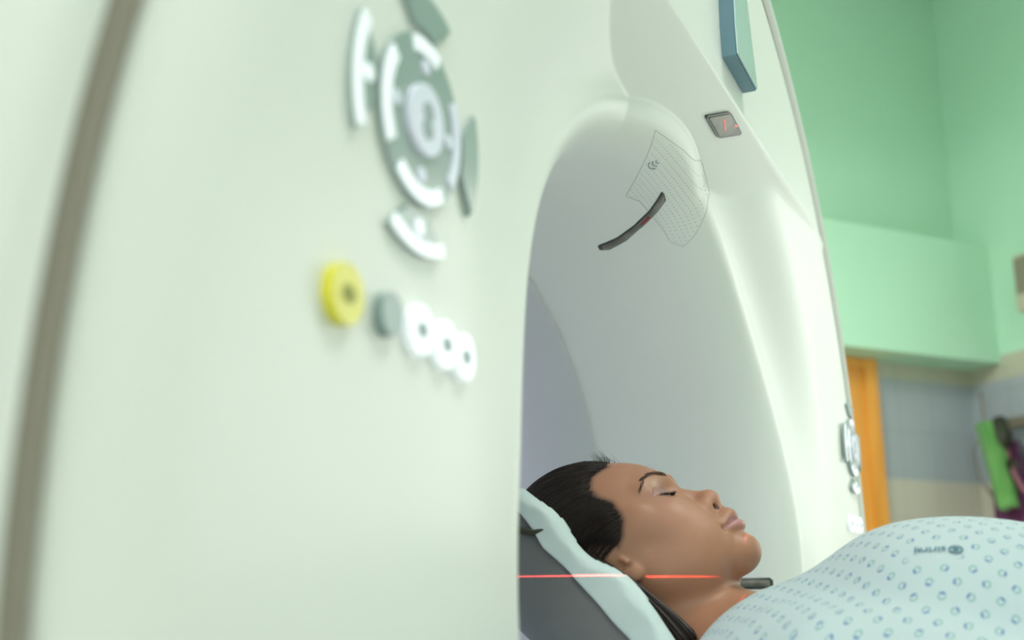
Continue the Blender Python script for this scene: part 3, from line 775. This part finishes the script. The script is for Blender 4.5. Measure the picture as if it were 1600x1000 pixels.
# the bundle that runs behind the ear and down beside the neck
bd = []
for i in range(700):
    j = rng.normal(0, 1, 3); w = rng.uniform(-1, 1)
    a = V3(-.071, .114, 1.039)+V3(.002*j[0], .003*j[1], .002*j[2]); b = V3(-.0735, .090, 1.031)+V3(.001*j[0], 0, .0015*w)
    c = V3(-.068, .062, 1.0145)+V3(.0012*j[2], -.8*.004*w, .6*.004*w); d = V3(-.068+.003*j[1], .024, .968)+V3(.0, -.8*.009*w, .6*.009*w)
    bd.append(bez(a, b, c, d, 12))
curve_tubes('side_lock', bd, .00042, MT['hair2'], hair, False)
lp = []
for i in range(46):                                        # looser strands arching over the crown
    s0 = rng.uniform(-34, 6); o1 = rng.uniform(1, 6)
    q = np.array([[s0, 74+rng.uniform(-6, 6), -30+rng.uniform(-6, 4)], [s0-4, 98, -48], [s0-6, 112, -78+rng.uniform(-8, 8)], [s0-8, 104, -108]], float)
    Pw = to_w(q); 
    for _ in range(5): f0, g = grad(skull_sdf, Pw); Pw = Pw-g*f0[:, None]
    Pw = Pw+g*np.array([0, o1*.9, o1, .5])[:, None]/1000
    lp.append(bez(Pw[0], Pw[1]*1.0, Pw[2], Pw[3], 14))
curve_tubes('loose_strands', lp, .0002, MT['hair2'], hair)
# eyebrow hairs and lashes
br = [((8, 11.5), 2.0), ((18, 15), 2.4), ((29, 18), 2.2), ((39, 17.5), 1.4), ((48, 11.0), .6)]
for sd in (-1, 1):
    paths = []
    for i in range(170):
        t = rng.uniform(0, 3.999); k = int(t); f = t-k; c = np.array(br[k][0])*(1-f)+np.array(br[k+1][0])*f; r = br[k][1]*(1-f)+br[k+1][1]*f
        dirv = np.array(br[k+1][0])-np.array(br[k][0]); dirv = dirv/np.linalg.norm(dirv)
        c = c+np.array([-dirv[1], dirv[0]])*rng.uniform(-1, 1)*r
        pts_ = []
        for q in np.linspace(0, 1, 4):
            e = c+dirv*q*4.5+np.array([0, .8*q*(1-t/4)]); pts_.append((sd*e[0], e[1], 2))
        Pw = to_w(np.array(pts_)); f0, g = grad(body_sdf, Pw)
        for _ in range(4):
            f0 = body_sdf(Pw); Pw = Pw-HV*f0[:, None]
        Pw = Pw+HV*np.array([0, .0004, .0006, .0006])[:, None]; paths.append(list(Pw))
    V, Fc = [], []
    for p in paths:
        v, f = tube_mesh(p, [.00015, .00013, .0001, .00004], 4); b = len(V); V += v; Fc += [tuple(i+b for i in q) for q in f]
    pchild(mesh('eyebrow', V, Fc, MT['brow']))
for sd in (-1, 1):
    V, Fc = [], []
    ctl = np.array([(17, -5, -8.5), (21, -6.1, -6), (26, -6.9, -5), (31, -7.2, -5), (36, -6, -7), (41, -3.6, -10.5), (44, -1.6, -13.5)], float)
    for i in range(56):
        t = i/55*5.999; k = int(t); f = t-k; a = ctl[k]*(1-f)+ctl[k+1]*f; a = a.copy()
        L = 4.2+1.6*np.sin(pi*i/55); out = np.array([(a[0]-29)*.02+rng.normal(0, .05), -.55+rng.normal(0, .06), .80]); out /= np.linalg.norm(out)
        p = [a, a+out*L*.5+np.array([0, -.5, 0]), a+out*L+np.array([0, .6, .5])]
        p = [np.array([sd*q[0], q[1], q[2]]) for q in bez(p[0], p[1], p[1], p[2], 5)]
        v, f_ = tube_mesh(list(to_w(np.array(p))), [.00024, .00022, .00018, .0001, .00004], 4); b = len(V); V += v; Fc += [tuple(i+b for i in q) for q in f_]
    pchild(mesh('eyelashes', V, Fc, MT['hair']))

# ------------------------------------------------------------------ gown
def gown_sdf(P):
    d = torso(P)
    X = P.copy(); X[:, 0] = np.abs(X[:, 0])
    d = smin(d, sphere_el(X, (0, -.03, .945), (.12, .06, .045)), .04)
    d = smin(d, cap(X, (.0, -.14, .95), (.16, -.14, .92), .075, .05), .05)
    d = smin(d, cap(X, (.232, -.30, .925), (.20, -.42, .925), .045, .045), .05)
    d = smin(d, cap(X, (0, -.6, .935), (0, -1.02, .92), .09, .07), .06)
    x, y, z = P[:, 0], P[:, 1], P[:, 2]
    fold = .0022*np.sin(38*x+14*y+2*np.sin(11*y))+.0016*np.sin(60*y-30*x+1.3)*np.exp(-((y+.05)/.09)**2)+.0026*np.sin(26*z*2+18*y)*ss(-y, .18, .3)
    return d-.0055-fold
def neckline(P): return P[:, 1]-(.004+.26*np.abs(P[:, 0]))
Vg, Qg = polygonise(lambda P: smax(gown_sdf(P), neckline(P), .004), (-.30, -1.16, .83), (.30, .09, 1.10), .0038)
km = (neckline(Vg) < -.0032) & (Vg[:, 1] > -1.09)
Qg = Qg[km[Qg].all(1)]
used = np.unique(Qg); remap = -np.ones(len(Vg), int); remap[used] = np.arange(len(used)); Vg = Vg[used]; Qg = remap[Qg]
MT['gown'] = mat('printed_gown_cotton', (.66, .76, .78), .85, .25, sheen=.15)
gown = pchild(np_mesh('gown', Vg, Qg, MT['gown'], None))
# cloth coordinates: length along the crest of the body, and girth measured round it
yy_ = np.linspace(.05, -1.16, 120); zt = np.full(120, 1.09)
for _ in range(60): zt = zt-np.maximum(gown_sdf(np.stack([0*yy_, yy_, zt], 1)), 0)*.9
zt = np.maximum(zt, .985); zt = np.convolve(np.pad(zt, 3, 'edge'), np.ones(7)/7, 'valid')
ln = np.r_[0, np.cumsum(np.hypot(np.diff(yy_), np.diff(zt)))]
ztop = np.interp(-Vg[:, 1], -yy_, zt); slen = np.interp(-Vg[:, 1], -yy_, ln)
th = np.arctan2(Vg[:, 0], np.maximum(Vg[:, 2]-ztop+.15, .004)); arc = th*.15
at = gown.data.attributes.new('cloth', 'FLOAT_VECTOR', 'POINT'); at.data.foreach_set('vector', np.stack([-slen, arc, ss(-np.linalg.norm((Vg-V3(-.1405, -.1665, 1.0375))/V3(1.1, 1.9, 1.1), axis=1), -.013, -.010)], 1).astype(np.float32).ravel())
sol = gown.modifiers.new('thick', 'SOLIDIFY'); sol.thickness = .0016; sol.offset = -1
def gown_nodes():
    m = MT['gown']; b = m.node_tree.nodes['Principled BSDF']
    at = nd(m, 'ShaderNodeAttribute', attribute_name='cloth'); sp = nd(m, 'ShaderNodeSeparateXYZ'); lk(m, at.outputs['Vector'], sp.inputs[0])
    y = math_n(m, 'MULTIPLY', sp.outputs[0], 1000/17.5); a = math_n(m, 'MULTIPLY', sp.outputs[1], 1000/9.0)
    y = math_n(m, 'ADD', y, math_n(m, 'MULTIPLY', a, .06))
    row = math_n(m, 'FLOOR', math_n(m, 'ADD', a, 200)); odd = math_n(m, 'MULTIPLY', math_n(m, 'MODULO', row, 2), .5)
    yy = math_n(m, 'ADD', math_n(m, 'ADD', y, odd), 200); colm = math_n(m, 'FLOOR', yy)
    px = math_n(m, 'MULTIPLY', math_n(m, 'SUBTRACT', math_n(m, 'FRACT', yy), .5), 17.5)
    py = math_n(m, 'MULTIPLY', math_n(m, 'SUBTRACT', math_n(m, 'FRACT', math_n(m, 'ADD', a, 200)), .5), 9.0)
    r = math_n(m, 'SQRT', math_n(m, 'ADD', math_n(m, 'MULTIPLY', px, px), math_n(m, 'MULTIPLY', py, py)))
    cv = nd(m, 'ShaderNodeCombineXYZ'); lk(m, row, cv.inputs[0]); lk(m, colm, cv.inputs[1])
    wn = nd(m, 'ShaderNodeTexWhiteNoise'); lk(m, cv.outputs[0], wn.inputs['Vector'])
    ang = math_n(m, 'ADD', math_n(m, 'ARCTAN2', py, px), math_n(m, 'MULTIPLY', wn.outputs['Value'], 6.283))
    cang = math_n(m, 'COSINE', ang)
    ring = math_n(m, 'SUBTRACT', 1, math_n(m, 'MULTIPLY', math_n(m, 'ABSOLUTE', math_n(m, 'SUBTRACT', r, 2.15)), 1.4)); ring = math_n(m, 'MAXIMUM', ring, 0)
    ring = math_n(m, 'MULTIPLY', math_n(m, 'MINIMUM', math_n(m, 'MULTIPLY', ring, 2.2), 1), math_n(m, 'LESS_THAN', math_n(m, 'ABSOLUTE', math_n(m, 'SUBTRACT', cang, .62)), 3))
    clear = math_n(m, 'SUBTRACT', 1, sp.outputs[2]); ring = math_n(m, 'MULTIPLY', ring, clear)
    blob = math_n(m, 'MULTIPLY', math_n(m, 'MULTIPLY', clear, math_n(m, 'GREATER_THAN', cang, .55)), math_n(m, 'MULTIPLY', math_n(m, 'LESS_THAN', r, 2.8), math_n(m, 'GREATER_THAN', r, 1.0)))
    gap = math_n(m, 'MULTIPLY', math_n(m, 'LESS_THAN', cang, .55), math_n(m, 'GREATER_THAN', cang, .2)); ring = math_n(m, 'MULTIPLY', ring, math_n(m, 'SUBTRACT', 1, math_n(m, 'MULTIPLY', gap, .8)))
    nz = nd(m, 'ShaderNodeTexNoise'); nz.inputs['Scale'].default_value = 9; tc = nd(m, 'ShaderNodeTexCoord'); lk(m, tc.outputs['Object'], nz.inputs[0])
    base = nd(m, 'ShaderNodeMix', data_type='RGBA'); lk(m, nz.outputs[0], base.inputs[0]); base.inputs[6].default_value = (.44, .54, .58, 1); base.inputs[7].default_value = (.51, .60, .62, 1)
    m1 = nd(m, 'ShaderNodeMix', data_type='RGBA'); lk(m, math_n(m, 'MULTIPLY', ring, .72), m1.inputs[0]); lk(m, base.outputs[2], m1.inputs[6]); m1.inputs[7].default_value = (.13, .34, .33, 1)
    m2 = nd(m, 'ShaderNodeMix', data_type='RGBA'); lk(m, math_n(m, 'MULTIPLY', blob, .72), m2.inputs[0]); lk(m, m1.outputs[2], m2.inputs[6]); m2.inputs[7].default_value = (.10, .17, .42, 1)
    lk(m, m2.outputs[2], b.inputs['Base Color'])
    n2 = nd(m, 'ShaderNodeTexNoise'); n2.inputs['Scale'].default_value = 700; lk(m, tc.outputs['Object'], n2.inputs[0])
    bp = nd(m, 'ShaderNodeBump'); bp.inputs['Strength'].default_value = .25; bp.inputs['Distance'].default_value = .0005; lk(m, n2.outputs[0], bp.inputs['Height']); lk(m, bp.outputs[0], b.inputs['Normal'])
gown_nodes()

# printed word with its round emblem, upside down as seen from the bedside
def print_on_gown(word, centre, size, emblem=True):
    fc = bpy.data.curves.new('t', 'FONT'); fc.body = word; fc.size = size; fc.resolution_u = 3; fc.offset = size*.012
    to = bpy.data.objects.new('t', fc); COL.objects.link(to); bpy.context.view_layer.update()
    me = bpy.data.meshes.new_from_object(to.evaluated_get(bpy.context.evaluated_depsgraph_get())); bpy.data.objects.remove(to)
    bm = bmesh.new(); bm.from_mesh(me); bpy.data.meshes.remove(me)
    xs = [v.co.x for v in bm.verts]; w = max(xs)
    if emblem:
        for r0, r1 in ((.36, .50), (0, .22)):
            n = 20; o_ = [bm.verts.new((-.62*size+size*r1*cos(2*pi*k/n), size*.33+size*r1*sin(2*pi*k/n), 0)) for k in range(n)]
            if r0:
                i_ = [bm.verts.new((-.62*size+size*r0*cos(2*pi*k/n), size*.33+size*r0*sin(2*pi*k/n), 0)) for k in range(n)]
                for k in range(n): bm.faces.new((o_[k], o_[(k+1) % n], i_[(k+1) % n], i_[k]))
            else: bm.faces.new(o_)
    bmesh.ops.triangulate(bm, faces=bm.faces)
    c = Vector(centre)
    # word runs towards the head (+y); its top points down the flank
    P = []
    for v in bm.verts: P.append((c.x-(v.co.y-size*.35)*.80, c.y+(v.co.x-w/2)*1.0, c.z-(v.co.y-size*.35)*.6))
    P = np.array(P)
    for _ in range(6):
        f0, g = grad(gown_sdf, P); P = P-g*f0[:, None]
    P = P+g*.0008
    for v, p in zip(bm.verts, P): v.co = p
    me = bpy.data.meshes.new('printed_word'); bm.to_mesh(me); bm.free()
    return link('printed_word', me, mat('print_ink_blue_green', (.07, .18, .25), .8))
PW = print_on_gown('siriraj', (-.1405, -.1645, 1.0375), .0095)
pchild2(PW, gown)

# ------------------------------------------------------------------ head rest, sheet, table
HP = V3(0, .014, .976); HD = V3(0, .766, .643); HN = V3(0, -.643, .766)
def hr(a, x, n): return tuple(HP+HD*a+HN*n+V3(x, 0, 0))
headrest = empty('head_rest', (0, .12, .88), 'grey padded trough-shaped head rest under the patient\'s head', 'head rest')
def hchild(o): return adopt(o, headrest)
W_ = .116
def dip(a): return float(np.mean([dip0(a+q) for q in np.linspace(-.014, .014, 9)]))
def dip0(a): return float(np.interp(a, [-.08, 0, .03, .054, .078, .10, .115, .134, .150, .168, .2], [-.024, -.016, -.007, .000, .001, -.008, -.009, .000, .003, -.001, -.003]))
def trough(x): return -.094+.090*min(1, abs(x)/.104)**3.0
def sec(K=41):
    """closed cross-section of the rest: trough on top, rounded hull below"""
    P = [(x, trough(x)) for x in np.linspace(-W_+.008, W_-.008, K)]
    P = [(-W_, -.010)]+P+[(W_, -.010)]
    for a in np.linspace(0, pi, 21): P.append((W_*cos(a), -.050-.060*sin(a)**.8 if 0 < a < pi-1e-6 else -.046))
    return P
A = np.linspace(-.035, .196, 40); V = []; sc = sec(); m_ = len(sc)
for i, a in enumerate(A):
    e = min((a-A[0])/.012, (A[-1]-a)/.012, 1); e = 1-(1-max(e, 0))**2*.12
    for x, n in sc: V.append(hr(a, x*e, -.06+(n+.06)*e+(dip(a)-.003)*ss(np.array(n), -.05, -.012)))
Fc = grid_faces(len(A), m_, closed_m=True); Fc.append(tuple(range(m_))[::-1]); Fc.append(tuple((len(A)-1)*m_+k for k in range(m_)))
hchild(mesh('padded_shell', V, Fc, MT['pad_grey']))
bm = box_bm(-.05, .05, .02, .20, .865, .93); hchild(bmobj('support_bracket', bm, MT['pad_grey'], bevel=.006))
V, Fc = tube_mesh([hr(.185, -W_-.002, -.036), hr(.165, -W_-.0035, -.026), hr(.150, -W_-.0035, -.0175), hr(.144, -W_-.003, -.010)], [.0015, .0025, .0028, .002]); hchild(mesh('strap_loop', V, Fc, MT['dark_cloth']))

sheet = None
na, nx = 120, 120
V = []
for i in range(na):
    a = -.085+.272*i/(na-1)
    for j in range(nx):
        t = -1+2*j/(nx-1); hang = max(.004, dip(a)-.003-float(np.interp(a, [-.08, 0, .034, .078, .106, .135, .148, .17, .19], [-.06, -.038, -.029, -.025, -.022, -.021, -.017, -.013, -.013])))
        s_ = abs(t)*(.104+.016+hang); sg = 1 if t > 0 else -1
        if s_ < .104: x, n = s_, trough(s_)+.0032
        elif s_ < .120: q = (s_-.104)/.016; x = .104+.0135*sin(q*pi/2); n = -.001+.0032*cos(q*pi/2)-.002*q
        else: q = s_-.120; x = .1185+.10*q+.0012*sin(150*a); n = -.003-q
        n += .0010*sin(60*a+30*x*sg)*(1 if s_ < .104 else .3)
        if a < -.02:                                       # runs on flat under the shoulders
            n += 0
        V.append(hr(a, sg*x, n+dip(a)*ss(np.array(s_), .06, .10)))
sheet = mesh('paper_sheet', V, grid_faces(na, nx), MT['sheet'])
sol = sheet.modifiers.new('thick', 'SOLIDIFY'); sol.thickness = .0012; sol.offset = 1
tag(sheet, 'pale blue disposable sheet draped over the grey head rest under the dark hair', 'sheet')

table = empty('patient_table', (0, -.9, 0), 'long pale scanner table carrying the patient into the bore', 'patient table')
V = []; ys = np.concatenate([[.62, .615], np.linspace(.60, -1.90, 30), [-1.915, -1.92]])
def tsec():
    P = []
    for x in np.linspace(-.215, .215, 41): P.append((x, .832+.058*(abs(x)/.215)**4))
    for a in np.linspace(0, pi, 25): P.append((.225*cos(a), .872-.062*sin(a)))
    return P
ts = tsec(); m_ = len(ts)
for i, y in enumerate(ys):
    e = {0: .96, 1: .99, len(ys)-1: .96, len(ys)-2: .99}.get(i, 1)
    for x, z in ts: V.append((x*e, y, .85+(z-.85)*e))
Fc = grid_faces(len(ys), m_, closed_m=True); Fc.append(tuple(range(m_))[::-1]); Fc.append(tuple((len(ys)-1)*m_+k for k in range(m_)))
adopt(mesh('tabletop', V, Fc, MT['table']), table)
bm = box_bm(-.20, .20, -1.95, .10, .70, .80); adopt(bmobj('carriage', bm, MT['shell'], bevel=.02, smooth=True, seg=3), table)
bm = box_bm(-.26, .26, -1.75, -.55, 0, .70); adopt(bmobj('pedestal', bm, MT['shell'], bevel=.04, smooth=True, seg=4), table)

# ------------------------------------------------------------------ laser fans (real lamps with a slit)
def slit(name, loc, target, normal, half, cone, power, fade=None):
    """spot lamp whose light passes a narrow slit: a flat sheet of red light perpendicular to 'normal'"""
    l = bpy.data.lights.new(name, 'SPOT'); l.energy = power; l.color = (1, .08, .07); l.spot_size = cone; l.spot_blend = .15; l.shadow_soft_size = .0004
    o = bpy.data.objects.new(name, l); COL.objects.link(o); o.location = loc
    Z = -(Vector(target)-Vector(loc)).normalized(); Yv = Vector(normal); Yv = (Yv-Z*Yv.dot(Z)).normalized(); X = Yv.cross(Z)
    mm = Matrix((X, Yv, Z)).transposed().to_4x4(); mm.translation = loc; o.matrix_world = mm
    l.use_nodes = True; nt = l.node_tree; em = nt.nodes['Emission']
    tc = nt.nodes.new('ShaderNodeTexCoord'); sp = nt.nodes.new('ShaderNodeSeparateXYZ'); nt.links.new(tc.outputs['Normal'], sp.inputs[0])
    def mn(op, a, b):
        n = nt.nodes.new('ShaderNodeMath'); n.operation = op
        for i, v in enumerate((a, b)):
            if isinstance(v, (int, float)): n.inputs[i].default_value = v
            else: nt.links.new(v, n.inputs[i])
        return n.outputs[0]
    q = mn('DIVIDE', mn('ABSOLUTE', sp.outputs[1], 0), half); q = mn('MULTIPLY', q, q); q = mn('POWER', 2.718, mn('MULTIPLY', q, -1.0))
    nt.links.new(q, em.inputs['Strength'])
    return o
slit('side_laser', (-.345, .080, 1.0245), (-.07, .092, 1.0245), (0, 0, 1), .0024, radians(42), 26)
slit('overhead_laser', (.04, -.0075, 1.44), (-.02, -.0075, 1.03), (0, 1, 0), .0020, radians(10), 16)

# ------------------------------------------------------------------ things by the far wall
def garment(name, a0, a1, b, z0, z1, lean, m, label, cat, group=None, folds=4, depth=.05, taper=.3):
    """a hanging cloth with folds, closed front and back, on the right wall (b along the wall)"""
    nu, nv = 40, 30; V = []
    for side in (0, 1):
        for j in range(nv):
            t = j/(nv-1); z = z1+(z0-z1)*t
            for i in range(nu):
                s_ = i/(nu-1); w = (a1-a0)*(1-taper*(t if taper > 0 else 1-t)*abs(taper) / max(abs(taper), 1e-6) if False else 1-taper*t)
                c_ = (a0+a1)/2+lean*t
                bb = c_+(s_-.5)*w
                edge = sin(pi*s_)**.5
                dep = depth*(.4+.6*t)*edge*(1 if side else .1)+.010*sin(s_*folds*2*pi+t*2)*edge
                V.append(rp(b-.02-dep, bb, z+.01*sin(s_*9)*t))
    F1 = grid_faces(nv, nu); off = nv*nu
    Fc = [f[::-1] for f in F1]+[tuple(i+off for i in f) for f in F1]
    ring_ = [i for i in range(nu)]+[j*nu+nu-1 for j in range(1, nv)]+[(nv-1)*nu+i for i in range(nu-2, -1, -1)]+[j*nu for j in range(nv-2, 0, -1)]
    for k in range(len(ring_)): a_, b2 = ring_[k], ring_[(k+1) % len(ring_)]; Fc.append((a_, b2, b2+off, a_+off))
    o = mesh(name, V, Fc, m); return tag(o, label, cat, group)
rack = empty('wall_rack', rp(AW, 2.95, 1.8), 'thin rack of bent rods in the tiled corner, holding the hanging garments', 'rack')
V, Fc = tube_mesh([rp(AW-.005, 3.10, 1.83), rp(AW-.12, 3.10, 1.83), rp(AW-.12, 2.62, 1.83), rp(AW-.005, 2.62, 1.83)], .008); adopt(mesh('rail', V, Fc, MT['cream_dark']), rack)
V, Fc = tube_mesh([rp(AW-.06, 3.11, 2.0), rp(AW-.06, 3.11, 1.83), rp(AW-.09, 3.16, 1.72), rp(AW-.09, 3.14, 1.58), rp(AW-.06, 3.10, 1.50)], .005); adopt(mesh('side_rod', V, Fc, MT['cream_dark']), rack)
bm = box_bm(-.012, .012, -.30, .10, -.02, .02); bmesh.ops.transform(bm, matrix=Matrix.Translation(rp(AW-.012, 2.95, 1.83)) @ Matrix.Rotation(radians(-41), 4, 'Z'), verts=bm.verts)
adopt(bmobj('backplate', bm, MT['cream_dark'], bevel=.002), rack)
garment('green_cloth', 2.915, 3.085, AW-.13, 1.43, 1.835, -.07, MT['green_cloth'], 'bright green folded cloth hanging over the purple garments in the tiled corner', 'cloth', folds=2, depth=.05, taper=.40)
garment('purple_apron', 2.92, 3.10, AW-.04, 1.20, 1.74, -.02, MT['purple_cloth'], 'dark purple apron hanging left of and behind the green cloth', 'apron', folds=2, depth=.06, taper=-.15)
g = garment('purple_apron', 2.66, 2.84, AW-.07, 1.15, 1.80, .01, MT['purple_cloth'], 'dark purple apron with pink binding hanging right of the green cloth', 'apron', folds=3, depth=.07, taper=-.25)
V, Fc = tube_mesh([rp(AW-.19, 2.88, 1.72), rp(AW-.20, 2.84, 1.58), rp(AW-.20, 2.80, 1.50), rp(AW-.20, 2.74, 1.46)], .010); o = mesh('pink_binding', V, Fc, MT['pink_cloth']); o.parent = g
V, Fc = tube_mesh([rp(AW-.16, 2.93, 1.83), rp(AW-.19, 2.88, 1.74), rp(AW-.19, 2.86, 1.62), rp(AW-.18, 2.84, 1.5)], [.03, .035, .025, .012], 10)
o = mesh('dark_strap', V, Fc, MT['dark_cloth']); o.parent = g
# dispenser on the right wall
ds = empty('wall_dispenser', rp(AW, 2.62, 2.4), 'beige box with rounded lower nozzle mounted high on the mint right wall', 'dispenser')
mt_ = Matrix.Translation(rp(AW-.075, 2.645, 2.40)) @ Matrix.Rotation(radians(-41), 4, 'Z')
bm = box_bm(-.075, .075, -.13, .13, -.10, .17, mtx=mt_); adopt(bmobj('case', bm, MT['cream'], bevel=.02, smooth=True, seg=3), ds)
bm = box_bm(-.079, -.074, -.11, .11, -.02, .15, mtx=mt_); adopt(bmobj('front_panel', bm, MT['cream_dark'], bevel=.002), ds)
bm = bmesh.new(); bmesh.ops.create_cone(bm, segments=24, radius1=.035, radius2=.075, depth=.11, cap_ends=True); bmesh.ops.transform(bm, matrix=mt_ @ Matrix.Translation((0, 0, -.15)), verts=bm.verts)
adopt(bmobj('nozzle', bm, MT['cream'], bevel=.006, smooth=True), ds)
# unseen light ring added deep inside the bore to brighten its lilac liner
prof = [(.95, .3425), (.95, .337), (.985, .337), (.985, .3425)]
o = ring(prof, 'bore_light', mat('bore_light_ring', (.9, .9, .95), .4, emit=(.93, .90, 1), es=12.0), 120)
# glowing framed panels added out of view, set behind the two fill lights
for wi, (wl, ry_, hw_) in enumerate(((rp(AW, .9, 1.9), -41, .95), (rp(-2.6, BF, 1.4), -131, 1.35))):
    wn = empty('window_%d' % (wi+1), wl); struct(wn)
    mt_ = Matrix.Translation(wl) @ Matrix.Rotation(radians(ry_), 4, 'Z'); bm = bmesh.new()
    for y0, y1, z0, z1 in ((-hw_-.06, -hw_, -.95, .95), (hw_, hw_+.06, -.95, .95), (-hw_, hw_, .89, .95), (-hw_, hw_, -.95, -.89), (-.02, .02, -.89, .89)): box_bm(-.03, 0, y0, y1, z0, z1, bm, mt_)
    adopt(bmobj('window_frame', bm, MT['cream']), wn)
    adopt(bmobj('window_pane', box_bm(-.012, -.004, -hw_, hw_, -.89, .89, mtx=mt_), MT['light']), wn)
